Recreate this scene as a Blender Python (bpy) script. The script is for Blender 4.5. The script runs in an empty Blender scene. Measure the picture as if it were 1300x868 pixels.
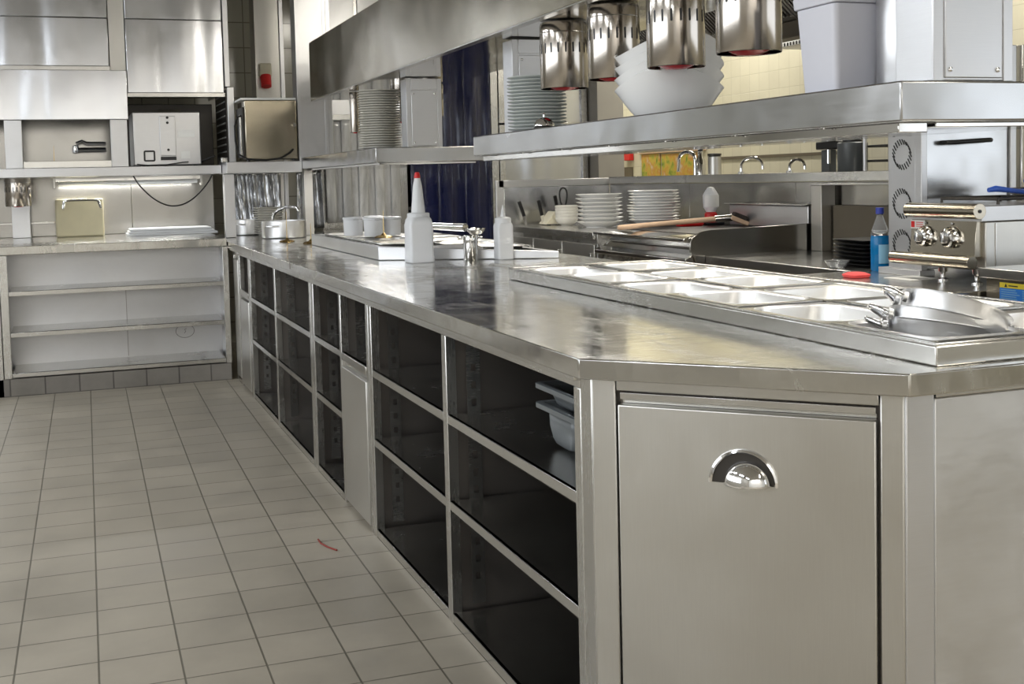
import bpy, math, random
from mathutils import Vector, Matrix
from mathutils.geometry import tessellate_polygon
random.seed(7)
PI = math.pi
SC = bpy.context.scene
COL = SC.collection

# ------------------------------------------------------------------ materials
def newmat(name):
    m = bpy.data.materials.new(name); m.use_nodes = True
    nt = m.node_tree; nt.nodes.clear()
    out = nt.nodes.new('ShaderNodeOutputMaterial'); b = nt.nodes.new('ShaderNodeBsdfPrincipled')
    nt.links.new(b.outputs[0], out.inputs[0])
    return m, nt, b

def coords(nt, scale=(1, 1, 1), rot=(0, 0, 0), loc=(0, 0, 0)):
    tc = nt.nodes.new('ShaderNodeTexCoord'); mp = nt.nodes.new('ShaderNodeMapping')
    mp.inputs['Scale'].default_value = scale; mp.inputs['Rotation'].default_value = rot; mp.inputs['Location'].default_value = loc
    nt.links.new(tc.outputs['Object'], mp.inputs[0]); return mp.outputs[0]

def noise(nt, vec, scale, detail=3, rough=.5, dist=0):
    n = nt.nodes.new('ShaderNodeTexNoise'); n.inputs['Scale'].default_value = scale
    n.inputs['Detail'].default_value = detail; n.inputs['Roughness'].default_value = rough; n.inputs['Distortion'].default_value = dist
    nt.links.new(vec, n.inputs['Vector']); return n.outputs[0]

def ramp(nt, fac, stops):
    r = nt.nodes.new('ShaderNodeValToRGB'); e = r.color_ramp.elements
    while len(e) < len(stops): e.new(.5)
    for el, (p, c) in zip(e, stops):
        el.position = p; el.color = (c, c, c, 1) if not hasattr(c, '__len__') else (*c, 1)
    nt.links.new(fac, r.inputs[0]); return r.outputs[0]

def bump(nt, b, h, strength, dist=.01):
    bp = nt.nodes.new('ShaderNodeBump'); bp.inputs['Strength'].default_value = strength; bp.inputs['Distance'].default_value = dist
    nt.links.new(h, bp.inputs['Height']); nt.links.new(bp.outputs[0], b.inputs['Normal']); return bp

def mixf(nt, a, b_, f):
    m = nt.nodes.new('ShaderNodeMix'); m.data_type = 'FLOAT'
    for s, v in ((0, f), (2, a), (3, b_)):
        if hasattr(v, 'links'): nt.links.new(v, m.inputs[s])
        else: m.inputs[s].default_value = v
    return m.outputs[0]

def steel(name, col=(.62, .61, .585), r0=.2, r1=.34, grain=(1, 1, 40), wave=.12, ani=0, smudge=3.0, wscale=1.6, wstretch=(1, 1, 1)):
    """brushed stainless steel: fine directional grain, cloudy roughness, gently buckled sheet"""
    m, nt, b = newmat(name)
    b.inputs['Metallic'].default_value = 1
    v = coords(nt); vg = coords(nt, grain)
    cl = noise(nt, v, smudge, 5, .6, .4); gr = noise(nt, vg, 14, 3, .6)
    mx = mixf(nt, cl, gr, .3)
    rr = ramp(nt, mx, [(.3, r0), (.7, r1)]); nt.links.new(rr, b.inputs['Roughness'])
    c = ramp(nt, mx, [(.25, tuple(k * .9 for k in col)), (.75, tuple(min(1, k * 1.06) for k in col))])
    nt.links.new(c, b.inputs['Base Color'])
    lo = noise(nt, coords(nt, wstretch), wscale, 2, .4)
    b1 = bump(nt, b, lo, wave, .1)
    b2 = nt.nodes.new('ShaderNodeBump'); b2.inputs['Strength'].default_value = .02; b2.inputs['Distance'].default_value = .002
    nt.links.new(gr, b2.inputs['Height']); nt.links.new(b1.outputs[0], b2.inputs['Normal']); nt.links.new(b2.outputs[0], b.inputs['Normal'])
    return m

def plain(name, col, rough=.5, metal=0, var=.06, sc=6, bmp=0, trans=0, ior=1.45, sss=0, alpha=1, coat=0):
    m, nt, b = newmat(name)
    v = coords(nt); n = noise(nt, v, sc, 4)
    c = ramp(nt, n, [(.3, tuple(k * (1 - var) for k in col)), (.7, tuple(min(1, k * (1 + var)) for k in col))])
    nt.links.new(c, b.inputs['Base Color'])
    b.inputs['Roughness'].default_value = rough; b.inputs['Metallic'].default_value = metal
    b.inputs['Transmission Weight'].default_value = trans; b.inputs['IOR'].default_value = ior
    b.inputs['Coat Weight'].default_value = coat
    if sss: b.inputs['Subsurface Weight'].default_value = sss; b.inputs['Subsurface Scale'].default_value = .02
    if bmp: bump(nt, b, n, bmp, .01)
    if alpha < 1: b.inputs['Alpha'].default_value = alpha
    return m

def tiles(name, c1, c2, mortar, w, h, plane='XY', rough=.4, loc=(0, 0, 0), rot=0, ms=.012, stain=.25, offset=0, coat=0):
    m, nt, b = newmat(name)
    tc = nt.nodes.new('ShaderNodeTexCoord'); vec = tc.outputs['Object']
    if plane != 'XY':
        s = nt.nodes.new('ShaderNodeSeparateXYZ'); cb = nt.nodes.new('ShaderNodeCombineXYZ'); nt.links.new(vec, s.inputs[0])
        nt.links.new(s.outputs[0 if plane == 'XZ' else 1], cb.inputs[0]); nt.links.new(s.outputs[2], cb.inputs[1]); vec = cb.outputs[0]
    mp = nt.nodes.new('ShaderNodeMapping'); mp.inputs['Location'].default_value = loc; mp.inputs['Rotation'].default_value = (0, 0, rot)
    nt.links.new(vec, mp.inputs[0])
    br = nt.nodes.new('ShaderNodeTexBrick'); br.offset = offset; br.squash = 1
    br.inputs['Scale'].default_value = 1; br.inputs['Brick Width'].default_value = w; br.inputs['Row Height'].default_value = h
    br.inputs['Mortar Size'].default_value = ms; br.inputs['Mortar Smooth'].default_value = .3; br.inputs['Bias'].default_value = 0
    br.inputs['Color1'].default_value = (*c1, 1); br.inputs['Color2'].default_value = (*c2, 1); br.inputs['Mortar'].default_value = (*mortar, 1)
    nt.links.new(mp.outputs[0], br.inputs['Vector'])
    n = noise(nt, coords(nt), 2.2, 6, .65, .3)
    st = ramp(nt, n, [(.25, 1 - stain), (.7, 1.0)])
    mul = nt.nodes.new('ShaderNodeMix'); mul.data_type = 'RGBA'; mul.blend_type = 'MULTIPLY'; mul.inputs[0].default_value = 1
    nt.links.new(br.outputs[0], mul.inputs[6]); nt.links.new(st, mul.inputs[7]); nt.links.new(mul.outputs[2], b.inputs['Base Color'])
    rr = ramp(nt, n, [(.3, rough * .75), (.7, rough * 1.2)]); nt.links.new(rr, b.inputs['Roughness'])
    b.inputs['Coat Weight'].default_value = coat
    bp = bump(nt, b, br.outputs['Fac'], .4, .003); bp.invert = True
    return m

M = {}
M['steel_v'] = steel('brushed_steel_sheet', grain=(40, 40, 1))
M['steel_door'] = steel('brushed_steel_door', (.62, .605, .57), .28, .42, grain=(40, 40, 1), wave=.10, smudge=2.0)
M['steel_h'] = steel('brushed_steel_rail', grain=(2, 2, 60), r0=.18, r1=.3)
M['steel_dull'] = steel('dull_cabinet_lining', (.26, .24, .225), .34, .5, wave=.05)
M['steel_soft'] = steel('satin_steel_panel', (.66, .66, .67), .32, .46, grain=(1, 1, 40), wave=.12)
M['steel_canopy'] = steel('canopy_steel', (.41, .37, .29), .12, .22, grain=(1, 1, 30), wave=.3, wscale=1.1)
M['steel_shelf'] = steel('pass_shelf_steel', (.50, .50, .50), .18, .28, grain=(1, 1, 8), wave=.2, wscale=2.5)
M['steel_roll'] = steel('bronzed_steel', (.42, .38, .31), .16, .28, grain=(1, 1, 60), wave=.0)
M['steel_hood'] = steel('buckled_hood_steel', (.66, .67, .70), .12, .24, grain=(40, 40, 1), wave=.55, wscale=2.2, wstretch=(1, 1, .1))
M['steel_splash'] = steel('splashback_steel', (.37, .36, .34), .14, .24, grain=(40, 40, 1), wave=.25, wstretch=(1, 1, .3))
M['steel_scratch'] = steel('scratched_end_steel', (.68, .68, .68), .26, .55, grain=(1, 1, 8), wave=.10, smudge=6)
M['steel_mirror'] = steel('polished_steel', (.66, .65, .63), .05, .12, wave=.08)
M['steel_lamp'] = steel('spun_lamp_steel', (.47, .43, .385), .13, .22, grain=(1, 1, 60), wave=.0)
M['steel_pan'] = steel('food_pan_steel', (.84, .83, .81), .30, .40, grain=(1, 1, 1), wave=.0)
M['alu'] = steel('scuffed_aluminium', (.90, .90, .91), .3, .42, grain=(1, 1, 60), wave=.02)
M['chrome'] = plain('chrome', (.82, .82, .83), .06, 1, .02)
M['dark_metal'] = plain('dark_metal', (.07, .065, .06), .4, .8)
M['griddle'] = plain('seasoned_griddle_iron', (.05, .045, .04), .45, .6, .3, 12)
M['black'] = plain('black_plastic', (.012, .012, .013), .35)
M['rubber'] = plain('black_cable_rubber', (.012, .012, .012), .5)
M['porcelain'] = plain('white_porcelain', (.90, .90, .89), .12, 0, .02, coat=.3)
M['stoneware'] = plain('warm_white_stoneware', (.76, .74, .68), .22, 0, .03)
M['greyplate'] = plain('pale_grey_green_china', (.66, .69, .67), .15, 0, .03)
M['white_pl'] = plain('white_plastic', (.74, .75, .76), .4, 0, .03)
M['white_box'] = plain('lilac_white_plastic', (.66, .66, .72), .4, 0, .03)
M['cloudy'] = plain('cloudy_squeeze_plastic', (.90, .91, .93), .32, 0, .03, trans=.3, sss=0)
M['grey_pl'] = plain('grey_plastic', (.11, .12, .125), .28, 0, .08)
M['red'] = plain('red_plastic', (.62, .02, .02), .35)
M['redglow'] = plain('red_bulb_glass', (.65, .03, .04), .2)
M['cream'] = plain('cream_plastic', (.66, .62, .48), .45, 0, .05)
M['beige'] = plain('beige_box_plastic', (.66, .60, .40), .45, 0, .06)
M['brass'] = plain('brass', (.72, .52, .22), .22, 1)
M['wood'] = plain('pale_beech', (.72, .50, .34), .5, 0, .1, 20)
M['bristle'] = plain('dark_bristles', (.05, .04, .035), .9, 0, .3, 80, .5)
M['blue'] = plain('blue_silicone', (.03, .09, .42), .4)
M['bluecap'] = plain('blue_cap', (.03, .05, .35), .4)
M['clear'] = plain('clear_plastic', (.93, .95, .97), .08, 0, .01, trans=.92, ior=1.25)
M['blueliq'] = plain('blue_cleaner_liquid', (.01, .22, .55), .1, 0, .1, trans=.35, ior=1.33)
M['label'] = plain('pale_blue_label', (.25, .5, .7), .4)
M['yellow'] = plain('yellow_sticker', (.85, .68, .05), .4)
M['bluestk'] = plain('blue_sticker', (.03, .22, .72), .4)
M['paper'] = plain('white_paper', (.78, .78, .76), .6)
M['ink'] = plain('black_ink', (.02, .02, .02), .6)
M['wall'] = tiles('cream_wall_tiles', (.64, .61, .48), (.60, .57, .45), (.52, .49, .38), .15, .15, 'YZ', .2, ms=.003, stain=.1)
M['wallx'] = tiles('cream_wall_tiles_back', (.62, .60, .50), (.57, .55, .46), (.30, .28, .22), .2, .2, 'XZ', .12, ms=.005, stain=.12, loc=(.05, .04, 0))
M['floor'] = tiles('beige_floor_tiles', (.385, .342, .275), (.35, .312, .25), (.13, .115, .085), .208, .202, 'XY', .42, loc=(.02, -.05, 0), rot=math.radians(.6), ms=.003, stain=.3)
M['plinth'] = tiles('grey_plinth_tiles', (.25, .23, .20), (.21, .19, .17), (.10, .09, .08), .2, .3, 'XZ', .5, ms=.005, stain=.4)
M['ceil'] = plain('ceiling_grey', (.30, .28, .24), .8, 0, .02)
M['plaster'] = plain('pale_plaster', (.38, .36, .32), .7, 0, .04)
M['white_wall'] = plain('white_plaster', (.74, .73, .70), .7, 0, .04)
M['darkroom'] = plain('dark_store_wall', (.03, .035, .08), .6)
M['brown'] = plain('brown_board_and_shade', (.12, .10, .07), .5)

def counter_mat():
    """polished worktop with wiped smears: roughness and a greasy tint where it was not polished off"""
    m, nt, b = newmat('worktop_steel'); b.inputs['Metallic'].default_value = 1
    v = coords(nt); vs = coords(nt, (3.2, .9, 1), (0, 0, .5))
    n1 = noise(nt, vs, 2.6, 8, .68, 1.2); n2 = noise(nt, v, 9, 6, .7, .6); n3 = noise(nt, v, .9, 2, .5)
    mx = mixf(nt, mixf(nt, n1, n2, .35), n3, .25)
    nt.links.new(ramp(nt, mx, [(.38, .07), (.5, .16), (.62, .34)]), b.inputs['Roughness'])
    nt.links.new(ramp(nt, mx, [(.36, (.60, .60, .60)), (.5, (.57, .56, .53)), (.66, (.52, .50, .45))]), b.inputs['Base Color'])
    n4 = noise(nt, coords(nt, (1.0, 4.5, 1), (0, 0, -.35)), 3.2, 7, .7, 1.5)
    dirt = ramp(nt, n4, [(.55, 0), (.66, 1)]); met = ramp(nt, n4, [(.52, 1.0), (.66, .4)])
    ge = nt.nodes.new('ShaderNodeNewGeometry'); sx = nt.nodes.new('ShaderNodeSeparateXYZ'); nt.links.new(ge.outputs['True Normal'], sx.inputs[0])
    nt.links.new(mixf(nt, 1.0, met, ramp(nt, sx.outputs[2], [(.4, 0), (.6, 1)])), b.inputs['Metallic'])
    lo = noise(nt, v, 1.3, 2, .4); bump(nt, b, lo, .05, .1)
    return m
M['top'] = counter_mat()

def film_mat(name, col, alpha, rough=.15, wave=.6):
    m, nt, b = newmat(name)
    n = noise(nt, coords(nt, (1, 1, .25)), 9, 4, .6, 1.0)
    nt.links.new(ramp(nt, n, [(.3, tuple(k * .55 for k in col)), (.7, col)]), b.inputs['Base Color'])
    b.inputs['Roughness'].default_value = rough; b.inputs['Alpha'].default_value = alpha; b.inputs['Coat Weight'].default_value = .6
    b.inputs['Specular IOR Level'].default_value = .8
    bump(nt, b, n, wave, .02); return m
M['bluestrip'] = film_mat('blue_pvc_strip', (.022, .028, .12), .45, .06, .25)
M['clearstrip'] = film_mat('milky_pvc_strip', (.72, .73, .74), .93, .25, .3)
M['film'] = film_mat('crinkled_foil_sheet', (.62, .63, .65), 1, .2, 1.0)
M['film'].node_tree.nodes['Principled BSDF'].inputs['Metallic'].default_value = .8

def poster_mat():
    m, nt, b = newmat('fruit_poster_print')
    n = noise(nt, coords(nt), 9, 3, .6, .6)
    nt.links.new(ramp(nt, n, [(.30, (.55, .50, .38)), (.42, (.50, .24, .04)), (.52, (.50, .38, .06)), (.62, (.30, .33, .04)), (.72, (.10, .18, .02))]), b.inputs['Base Color'])
    b.inputs['Roughness'].default_value = .4; return m
M['poster'] = poster_mat()

# ------------------------------------------------------------------ mesh builder
class MB:
    def __init__(s): s.v = []; s.f = []
    def add(s, vs, fs, mat=None):
        o = len(s.v)
        s.v += [(mat @ Vector(p)) if mat else Vector(p) for p in vs]
        s.f += [tuple(i + o for i in f) for f in fs]; return s
    def box(s, x0, x1, y0, y1, z0, z1, mat=None):
        x0, x1 = sorted((x0, x1)); y0, y1 = sorted((y0, y1)); z0, z1 = sorted((z0, z1))
        return s.add([(x0, y0, z0), (x1, y0, z0), (x1, y1, z0), (x0, y1, z0), (x0, y0, z1), (x1, y0, z1), (x1, y1, z1), (x0, y1, z1)],
                     [(0, 3, 2, 1), (4, 5, 6, 7), (0, 1, 5, 4), (1, 2, 6, 5), (2, 3, 7, 6), (3, 0, 4, 7)], mat)
    def prism(s, poly, z0, z1, holes=(), mat=None):
        loops = [list(poly)] + [list(h) for h in holes]
        fl = [p for l in loops for p in l]; n = len(fl)
        tris = tessellate_polygon([[Vector((x, y, 0)) for x, y in l] for l in loops])
        vs = [(x, y, z0) for x, y in fl] + [(x, y, z1) for x, y in fl]; fs = []
        for a, b, c in tris:
            pa, pb, pc = fl[a], fl[b], fl[c]
            cr = (pb[0] - pa[0]) * (pc[1] - pa[1]) - (pb[1] - pa[1]) * (pc[0] - pa[0])
            if cr < 0: a, b, c = a, c, b
            fs.append((a + n, b + n, c + n)); fs.append((a, c, b))
        o = 0
        for li, l in enumerate(loops):
            ar = sum(l[i][0] * l[(i + 1) % len(l)][1] - l[(i + 1) % len(l)][0] * l[i][1] for i in range(len(l)))
            for i in range(len(l)):
                a, b = o + i, o + (i + 1) % len(l)
                q = (a, b, b + n, a + n)
                if (ar < 0) != (li > 0): q = q[::-1]
                fs.append(q)
            o += len(l)
        return s.add(vs, fs, mat)
    def lathe(s, prof, c=(0, 0, 0), seg=32, mat=None, a0=0, a1=2 * PI, wob=None):
        full = abs(a1 - a0 - 2 * PI) < 1e-6; n = seg if full else seg + 1
        vs = []; idx = []
        for r, z in prof:
            if r < 1e-6: idx.append([len(vs)] * n); vs.append((c[0], c[1], c[2] + z))
            else:
                row = []
                for i in range(n):
                    a = a0 + (a1 - a0) * i / seg; k = 1 if not wob else wob(a, r, z)
                    row.append(len(vs)); vs.append((c[0] + r * k * math.cos(a), c[1] + r * k * math.sin(a), c[2] + z))
                idx.append(row)
        fs = []
        for j in range(len(prof) - 1):
            for i in range(seg):
                k = (i + 1) % n
                q = [idx[j][i], idx[j][k], idx[j + 1][k], idx[j + 1][i]]
                u = []
                for t in q:
                    if t not in u: u.append(t)
                if len(u) > 2: fs.append(tuple(u))
        return s.add(vs, fs, mat)
    def cyl(s, p0, p1, r, seg=20, r1=None):
        p0, p1 = Vector(p0), Vector(p1); d = p1 - p0; L = d.length
        q = d.to_track_quat('Z', 'Y').to_matrix().to_4x4(); m = Matrix.Translation(p0) @ q
        r1 = r if r1 is None else r1
        return s.lathe([(0, 0), (r, 0), (r1, L), (0, L)], seg=seg, mat=m)
    def tube(s, pts, r, seg=10):
        pts = [Vector(p) for p in pts]
        n = len(pts); vs = []; fs = []; up = None
        rr = r if hasattr(r, '__len__') else [r] * n
        for i, p in enumerate(pts):
            t = (pts[min(i + 1, n - 1)] - pts[max(i - 1, 0)]).normalized()
            if up is None:
                up = Vector((0, 0, 1)) if abs(t.z) < .9 else Vector((1, 0, 0))
            a = t.cross(up).normalized(); b = a.cross(t).normalized(); up = b
            for k in range(seg):
                th = 2 * PI * k / seg; vs.append(p + (a * math.cos(th) + b * math.sin(th)) * rr[i])
        for i in range(n - 1):
            for k in range(seg):
                k2 = (k + 1) % seg; fs.append((i * seg + k, i * seg + k2, (i + 1) * seg + k2, (i + 1) * seg + k))
        fs.append(tuple(range(seg))[::-1]); fs.append(tuple((n - 1) * seg + k for k in range(seg)))
        return s.add(vs, fs)
    def rings(s, rr, cap0=False, cap1=False, mat=None):
        n = len(rr[0]); vs = [p for r in rr for p in r]; fs = []
        for j in range(len(rr) - 1):
            for i in range(n):
                k = (i + 1) % n; fs.append((j * n + i, j * n + k, (j + 1) * n + k, (j + 1) * n + i))
        if cap0: fs.append(tuple(range(n))[::-1])
        if cap1: fs.append(tuple((len(rr) - 1) * n + i for i in range(n)))
        return s.add(vs, fs, mat)
    def build(s, name, mat, parent=None, bev=.002, origin=None, solid=0, seg=2, angle=35):
        me = bpy.data.meshes.new(name)
        off = Vector((0, 0, 0))
        if parent is not None:
            p = parent
            while p is not None: off += p.location; p = p.parent
        loc = Vector(origin) if origin is not None else (Vector((0, 0, 0)) if parent is None else off.copy())
        me.from_pydata([v - loc for v in s.v], [], s.f); me.validate(); me.update()
        import bmesh
        bm = bmesh.new(); bm.from_mesh(me); bmesh.ops.recalc_face_normals(bm, faces=bm.faces); bm.to_mesh(me); bm.free()
        for p in me.polygons: p.use_smooth = True
        me.set_sharp_from_angle(angle=math.radians(angle))
        me.materials.append(M[mat] if isinstance(mat, str) else mat)
        o = bpy.data.objects.new(name, me); COL.objects.link(o)
        o.location = loc - off if parent is not None else loc
        if parent is not None: o.parent = parent
        if solid:
            md = o.modifiers.new('solid', 'SOLIDIFY'); md.thickness = solid; md.offset = -1
        if bev:
            md = o.modifiers.new('bevel', 'BEVEL'); md.width = bev; md.segments = seg; md.limit_method = 'ANGLE'; md.angle_limit = math.radians(40)
            md.harden_normals = False
        return o

def rrect(x0, x1, y0, y1, z, r, n=7):
    out = []
    for cx, cy, a in ((x1 - r, y1 - r, 0), (x0 + r, y1 - r, 90), (x0 + r, y0 + r, 180), (x1 - r, y0 + r, 270)):
        for i in range(n + 1):
            t = math.radians(a + 90 * i / n); out.append((cx + r * math.cos(t), cy + r * math.sin(t), z))
    return out

def tag(o, label=None, cat=None, group=None, kind=None):
    if label: o['label'] = label
    if cat: o['category'] = cat
    if group: o['group'] = group
    if kind: o['kind'] = kind
    return o
def thing(name, label, cat, loc, group=None, rz=0):
    o = bpy.data.objects.new(name, None); o.empty_display_size = .05; COL.objects.link(o)
    o.location = loc; o.rotation_euler.z = rz
    return tag(o, label, cat, group)
def struct(name, mb, mat, bev=0):
    return tag(mb.build(name, mat, None, bev), kind='structure')
def single(name, mb, mat, label, cat, origin, group=None, **k):
    return tag(mb.build(name, mat, None, origin=origin, **k), label, cat, group)
def copy_tree(o, loc=None, label=None, rz=None, parent=None):
    c = o.copy(); COL.objects.link(c)
    if parent is not None: c.parent = parent
    if loc is not None: c.location = loc
    if label: c['label'] = label
    if rz is not None: c.rotation_euler.z = rz
    for ch in list(o.children): copy_tree(ch, parent=c)
    return c
def part(name, mb, mat, parent, bev=.002, label=None, **k):
    o = mb.build(name, mat, parent, bev, **k)
    if label: o['label'] = label
    return o

# ------------------------------------------------------------------ camera (solved from the photograph's vanishing points)
F_PX, YAW, PIT, ROL, H = 1499.7886, .355617, .062031, -.0243003, 1.26
cy_, sy_, cp_, sp_, cr_, sr_ = math.cos(YAW), math.sin(YAW), math.cos(PIT), math.sin(PIT), math.cos(ROL), math.sin(ROL)
Fv = Vector((sy_ * cp_, cy_ * cp_, -sp_)); Rv = Vector((cy_, -sy_, 0)); Uv = Rv.cross(Fv)
r_ = Rv * cr_ + Uv * sr_; u_ = Uv * cr_ - Rv * sr_
cam = bpy.data.cameras.new('camera'); co = bpy.data.objects.new('camera', cam); COL.objects.link(co)
co.matrix_world = Matrix(((r_.x, u_.x, -Fv.x, 0), (r_.y, u_.y, -Fv.y, 0), (r_.z, u_.z, -Fv.z, H), (0, 0, 0, 1)))
cam.sensor_width = 36; cam.sensor_fit = 'HORIZONTAL'; cam.lens = F_PX * 36 / 1300
cam.shift_y = -(434 - 320) / 1300; cam.clip_start = .05
SC.camera = co

# ================================================================== THE ROOM
struct('floor', MB().box(-3.2, 6.0, -3.5, 13.2, -.1, 0), 'floor')
struct('ceiling', MB().box(-3.2, 6.0, -3.5, 13.2, 3.0, 3.1), 'ceil')
struct('wall_left', MB().box(-3.1, -3.0, -3.4, 13.1, 0, 1.0).box(-3.1, -3.0, -3.4, 13.1, 2.3, 3.0).box(-3.1, -3.0, -3.4, .2, 1.0, 2.3)
       .box(-3.1, -3.0, 6.6, 13.1, 1.0, 2.3), 'plaster')
struct('wall_front', MB().box(-3.0, 5.5, -3.5, -3.4, 0, 3.0), 'white_wall')
struct('wall_right', MB().box(5.5, 5.6, -3.4, 13.1, 0, .8).box(5.5, 5.6, -3.4, 13.1, 2.4, 3.0).box(5.5, 5.6, 1.3, 13.1, .8, 2.4).box(5.5, 5.6, -3.4, -3.1, .8, 2.4), 'wall')
struct('added_window_right', MB().box(5.5, 5.56, -3.1, 1.3, .8, .86).box(5.5, 5.56, -3.1, 1.3, 2.34, 2.4).box(5.5, 5.56, -3.1, -3.04, .86, 2.34).box(5.5, 5.56, 1.24, 1.3, .86, 2.34).box(5.5, 5.56, -.93, -.87, .86, 2.34), 'white_pl')  # unseen window, added to give the end faces something bright to reflect
# back wall with the store-room doorway (x 2.52..3.24)
struct('wall_back', MB().box(-3.0, 2.50, 9.7, 9.8, 0, 3.0).box(3.26, 4.2, 9.2, 9.3, 0, 3.0).box(2.50, 3.26, 9.2, 9.3, 2.45, 3.0), 'wallx')
struct('wall_back_recess', MB().box(4.2, 5.5, 12.6, 12.7, 0, 3.0).box(4.2, 4.25, 9.3, 12.6, 0, 3.0), 'wallx')
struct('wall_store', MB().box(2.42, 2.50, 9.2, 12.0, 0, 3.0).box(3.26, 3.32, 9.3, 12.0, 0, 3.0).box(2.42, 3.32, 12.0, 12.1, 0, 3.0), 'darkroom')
w1 = struct('window_1', MB().box(-3.06, -3.0, .2, 6.6, 1.0, 1.06).box(-3.06, -3.0, .2, 6.6, 2.24, 2.3).box(-3.06, -3.0, .2, .26, 1.06, 2.24)
            .box(-3.06, -3.0, 6.54, 6.6, 1.06, 2.24).box(-3.06, -3.0, 2.3, 2.36, 1.06, 2.24).box(-3.06, -3.0, 4.4, 4.46, 1.06, 2.24), 'white_pl')
struct('trim_1', MB().box(2.44, 2.52, 9.14, 9.2, 0, 2.5).box(3.24, 3.30, 9.14, 9.2, 0, 2.5).box(2.44, 3.30, 9.14, 9.2, 2.42, 2.5), 'steel_v', .002)
struct('baseboard_back', MB().box(-3.0, .93, 7.80, 7.9, 0, .108), 'plinth')

# ================================================================== ISLAND CABINETS
XF = .965      # face plane
ZT = .858      # underside of the worktop
def frame_bar(mb, y0, y1, z0, z1, d=.03): mb.box(XF, XF + d, y0, y1, z0, z1)
BACK = 1.62

def open_unit(label, y0, y1, posts, bays, name='open_cabinet'):
    t = thing(name, label, 'cabinet', (1.3, (y0 + y1) / 2, 0), 'cabinets under the long island worktop')
    sh = MB().box(XF + .012, 2.12, y0 + .002, y0 + .014, .01, ZT).box(XF + .012, 2.12, y1 - .014, y1 - .002, .01, ZT)
    sh.box(BACK, BACK + .01, y0 + .014, y1 - .014, .01, ZT).box(2.10, 2.12, y0 + .014, y1 - .014, .01, ZT)
    for a, b in posts[1:-1]: sh.box(XF + .02, BACK, (a + b) / 2 - .008, (a + b) / 2 + .008, .02, ZT)
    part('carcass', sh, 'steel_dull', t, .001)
    rl = MB()
    ends = (y0, y1)
    frame_bar(rl, y0 + .002, y1 - .002, .825, ZT)
    part('top_rail', rl, 'steel_h', t)
    for a, b in posts:
        p = MB(); frame_bar(p, a, b, .0, .825); part('post', p, 'steel_v', t)
    for (a, b, zs, door) in bays:
        for z, th in zs:
            s = MB().box(XF + .001, BACK, a + .001, b - .001, z - th, z - th + .004)
            s.box(XF + .001, XF + .012, a + .001, b - .001, z - th, z)
            s.box(XF + .001, BACK, a + .001, b - .001, z - .003, z)
            part('shelf', s, 'steel_h', t, .0012)
        # ladder of shelf-support slots punched in the side wall
        MS = Matrix(((1, 0, 0, 0), (0, 0, 1, b - .003), (0, 1, 0, 0), (0, 0, 0, 1)))
        sl = MB().prism([(XF + .06, .05), (XF + .10, .05), (XF + .10, .80), (XF + .06, .80)], 0, .002,
                        [[(XF + .073, .12 + k * .05), (XF + .087, .12 + k * .05), (XF + .087, .14 + k * .05), (XF + .073, .14 + k * .05)] for k in range(13)], MS)
        part('shelf_support_strip', sl, 'steel_h', t, 0)
        if door:
            z0, z1, hz = door
            d = part('door', MB().box(XF - .004, XF + .02, a + .004, b - .004, z0, z1), 'steel_door', t, .003)
            lip = MB().box(XF - .003, XF + .018, a + .006, b - .006, z1 + .025, z1 + .055).box(XF + .012, XF + .02, a + .006, b - .006, z1, z1 + .025)
            part('handle', lip, 'steel_h', d, .003, label='folded steel lip along the top of the door')
    return t

SH3 = [(.602, .028), (.355, .028), (.03, .03)]
open_unit('open steel island cabinet nearest the angled corner, two wide shelved bays', 2.215, 4.085,
          [(2.215, 2.25), (3.155, 3.195), (4.045, 4.085)], [(2.25, 3.155, SH3, None), (3.195, 4.045, SH3, None)])
open_unit('island cabinet with one narrow open bay beside a short steel door', 4.087, 5.16,
          [(4.087, 4.125), (4.545, 4.575), (5.10, 5.16)],
          [(4.125, 4.545, [(.60, .02)], (.02, .545, 0)), (4.575, 5.10, SH3, None)])
open_unit('open steel island cabinet toward the back wall, two shelved bays', 5.162, 7.08,
          [(5.162, 5.20), (6.13, 6.17), (7.03, 7.08)], [(5.20, 6.13, SH3, None), (6.17, 7.03, SH3, None)])
open_unit('narrow island cabinet in the inner corner, small opening over a door', 7.082, 7.798,
          [(7.082, 7.13), (7.49, 7.56), (7.76, 7.798)], [(7.13, 7.49, [(.60, .03)], (.02, .56, 0)), (7.56, 7.76, [(.03, .03)], (.04, .79, 0))])

# corner cabinet with the angled door and the end panel
A = Vector((.965, 2.16, 0)); Bc = Vector((1.385, 1.725, 0)); tdir = (Bc - A).normalized(); ndir = Vector((tdir.y, -tdir.x, 0))
if ndir.x > 0: ndir = -ndir
MC = Matrix(((tdir.x, -ndir.x, 0, A.x), (tdir.y, -ndir.y, 0, A.y), (0, 0, 1, 0), (0, 0, 0, 1)))   # local x along face, local y INTO the cabinet
Lc = (Bc - A).length
cc = thing('corner_cabinet', 'angled corner cabinet with a large steel door and half-moon pull', 'cabinet', (1.4, 2.0, 0), 'cabinets under the long island worktop')
car = MB().prism([(.995, 2.213), (.995, 2.17), (1.40, 1.755), (2.12, 1.755), (2.12, 2.213)], .01, .835)
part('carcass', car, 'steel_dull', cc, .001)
part('post', MB().box(XF, XF + .03, 2.16, 2.213, 0, ZT), 'steel_v', cc)
part('post', MB().box(0, .052, 0, .03, 0, ZT, MC), 'steel_door', cc, .003)
part('post', MB().box(.562, Lc, 0, .03, 0, ZT, MC), 'steel_door', cc, .003)
part('top_rail', MB().box(.054, .560, 0, .03, .833, ZT, MC), 'steel_h', cc)
dr = part('door', MB().box(.058, .556, -.006, .02, .03, .806, MC), 'steel_door', cc, .003)
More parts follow.
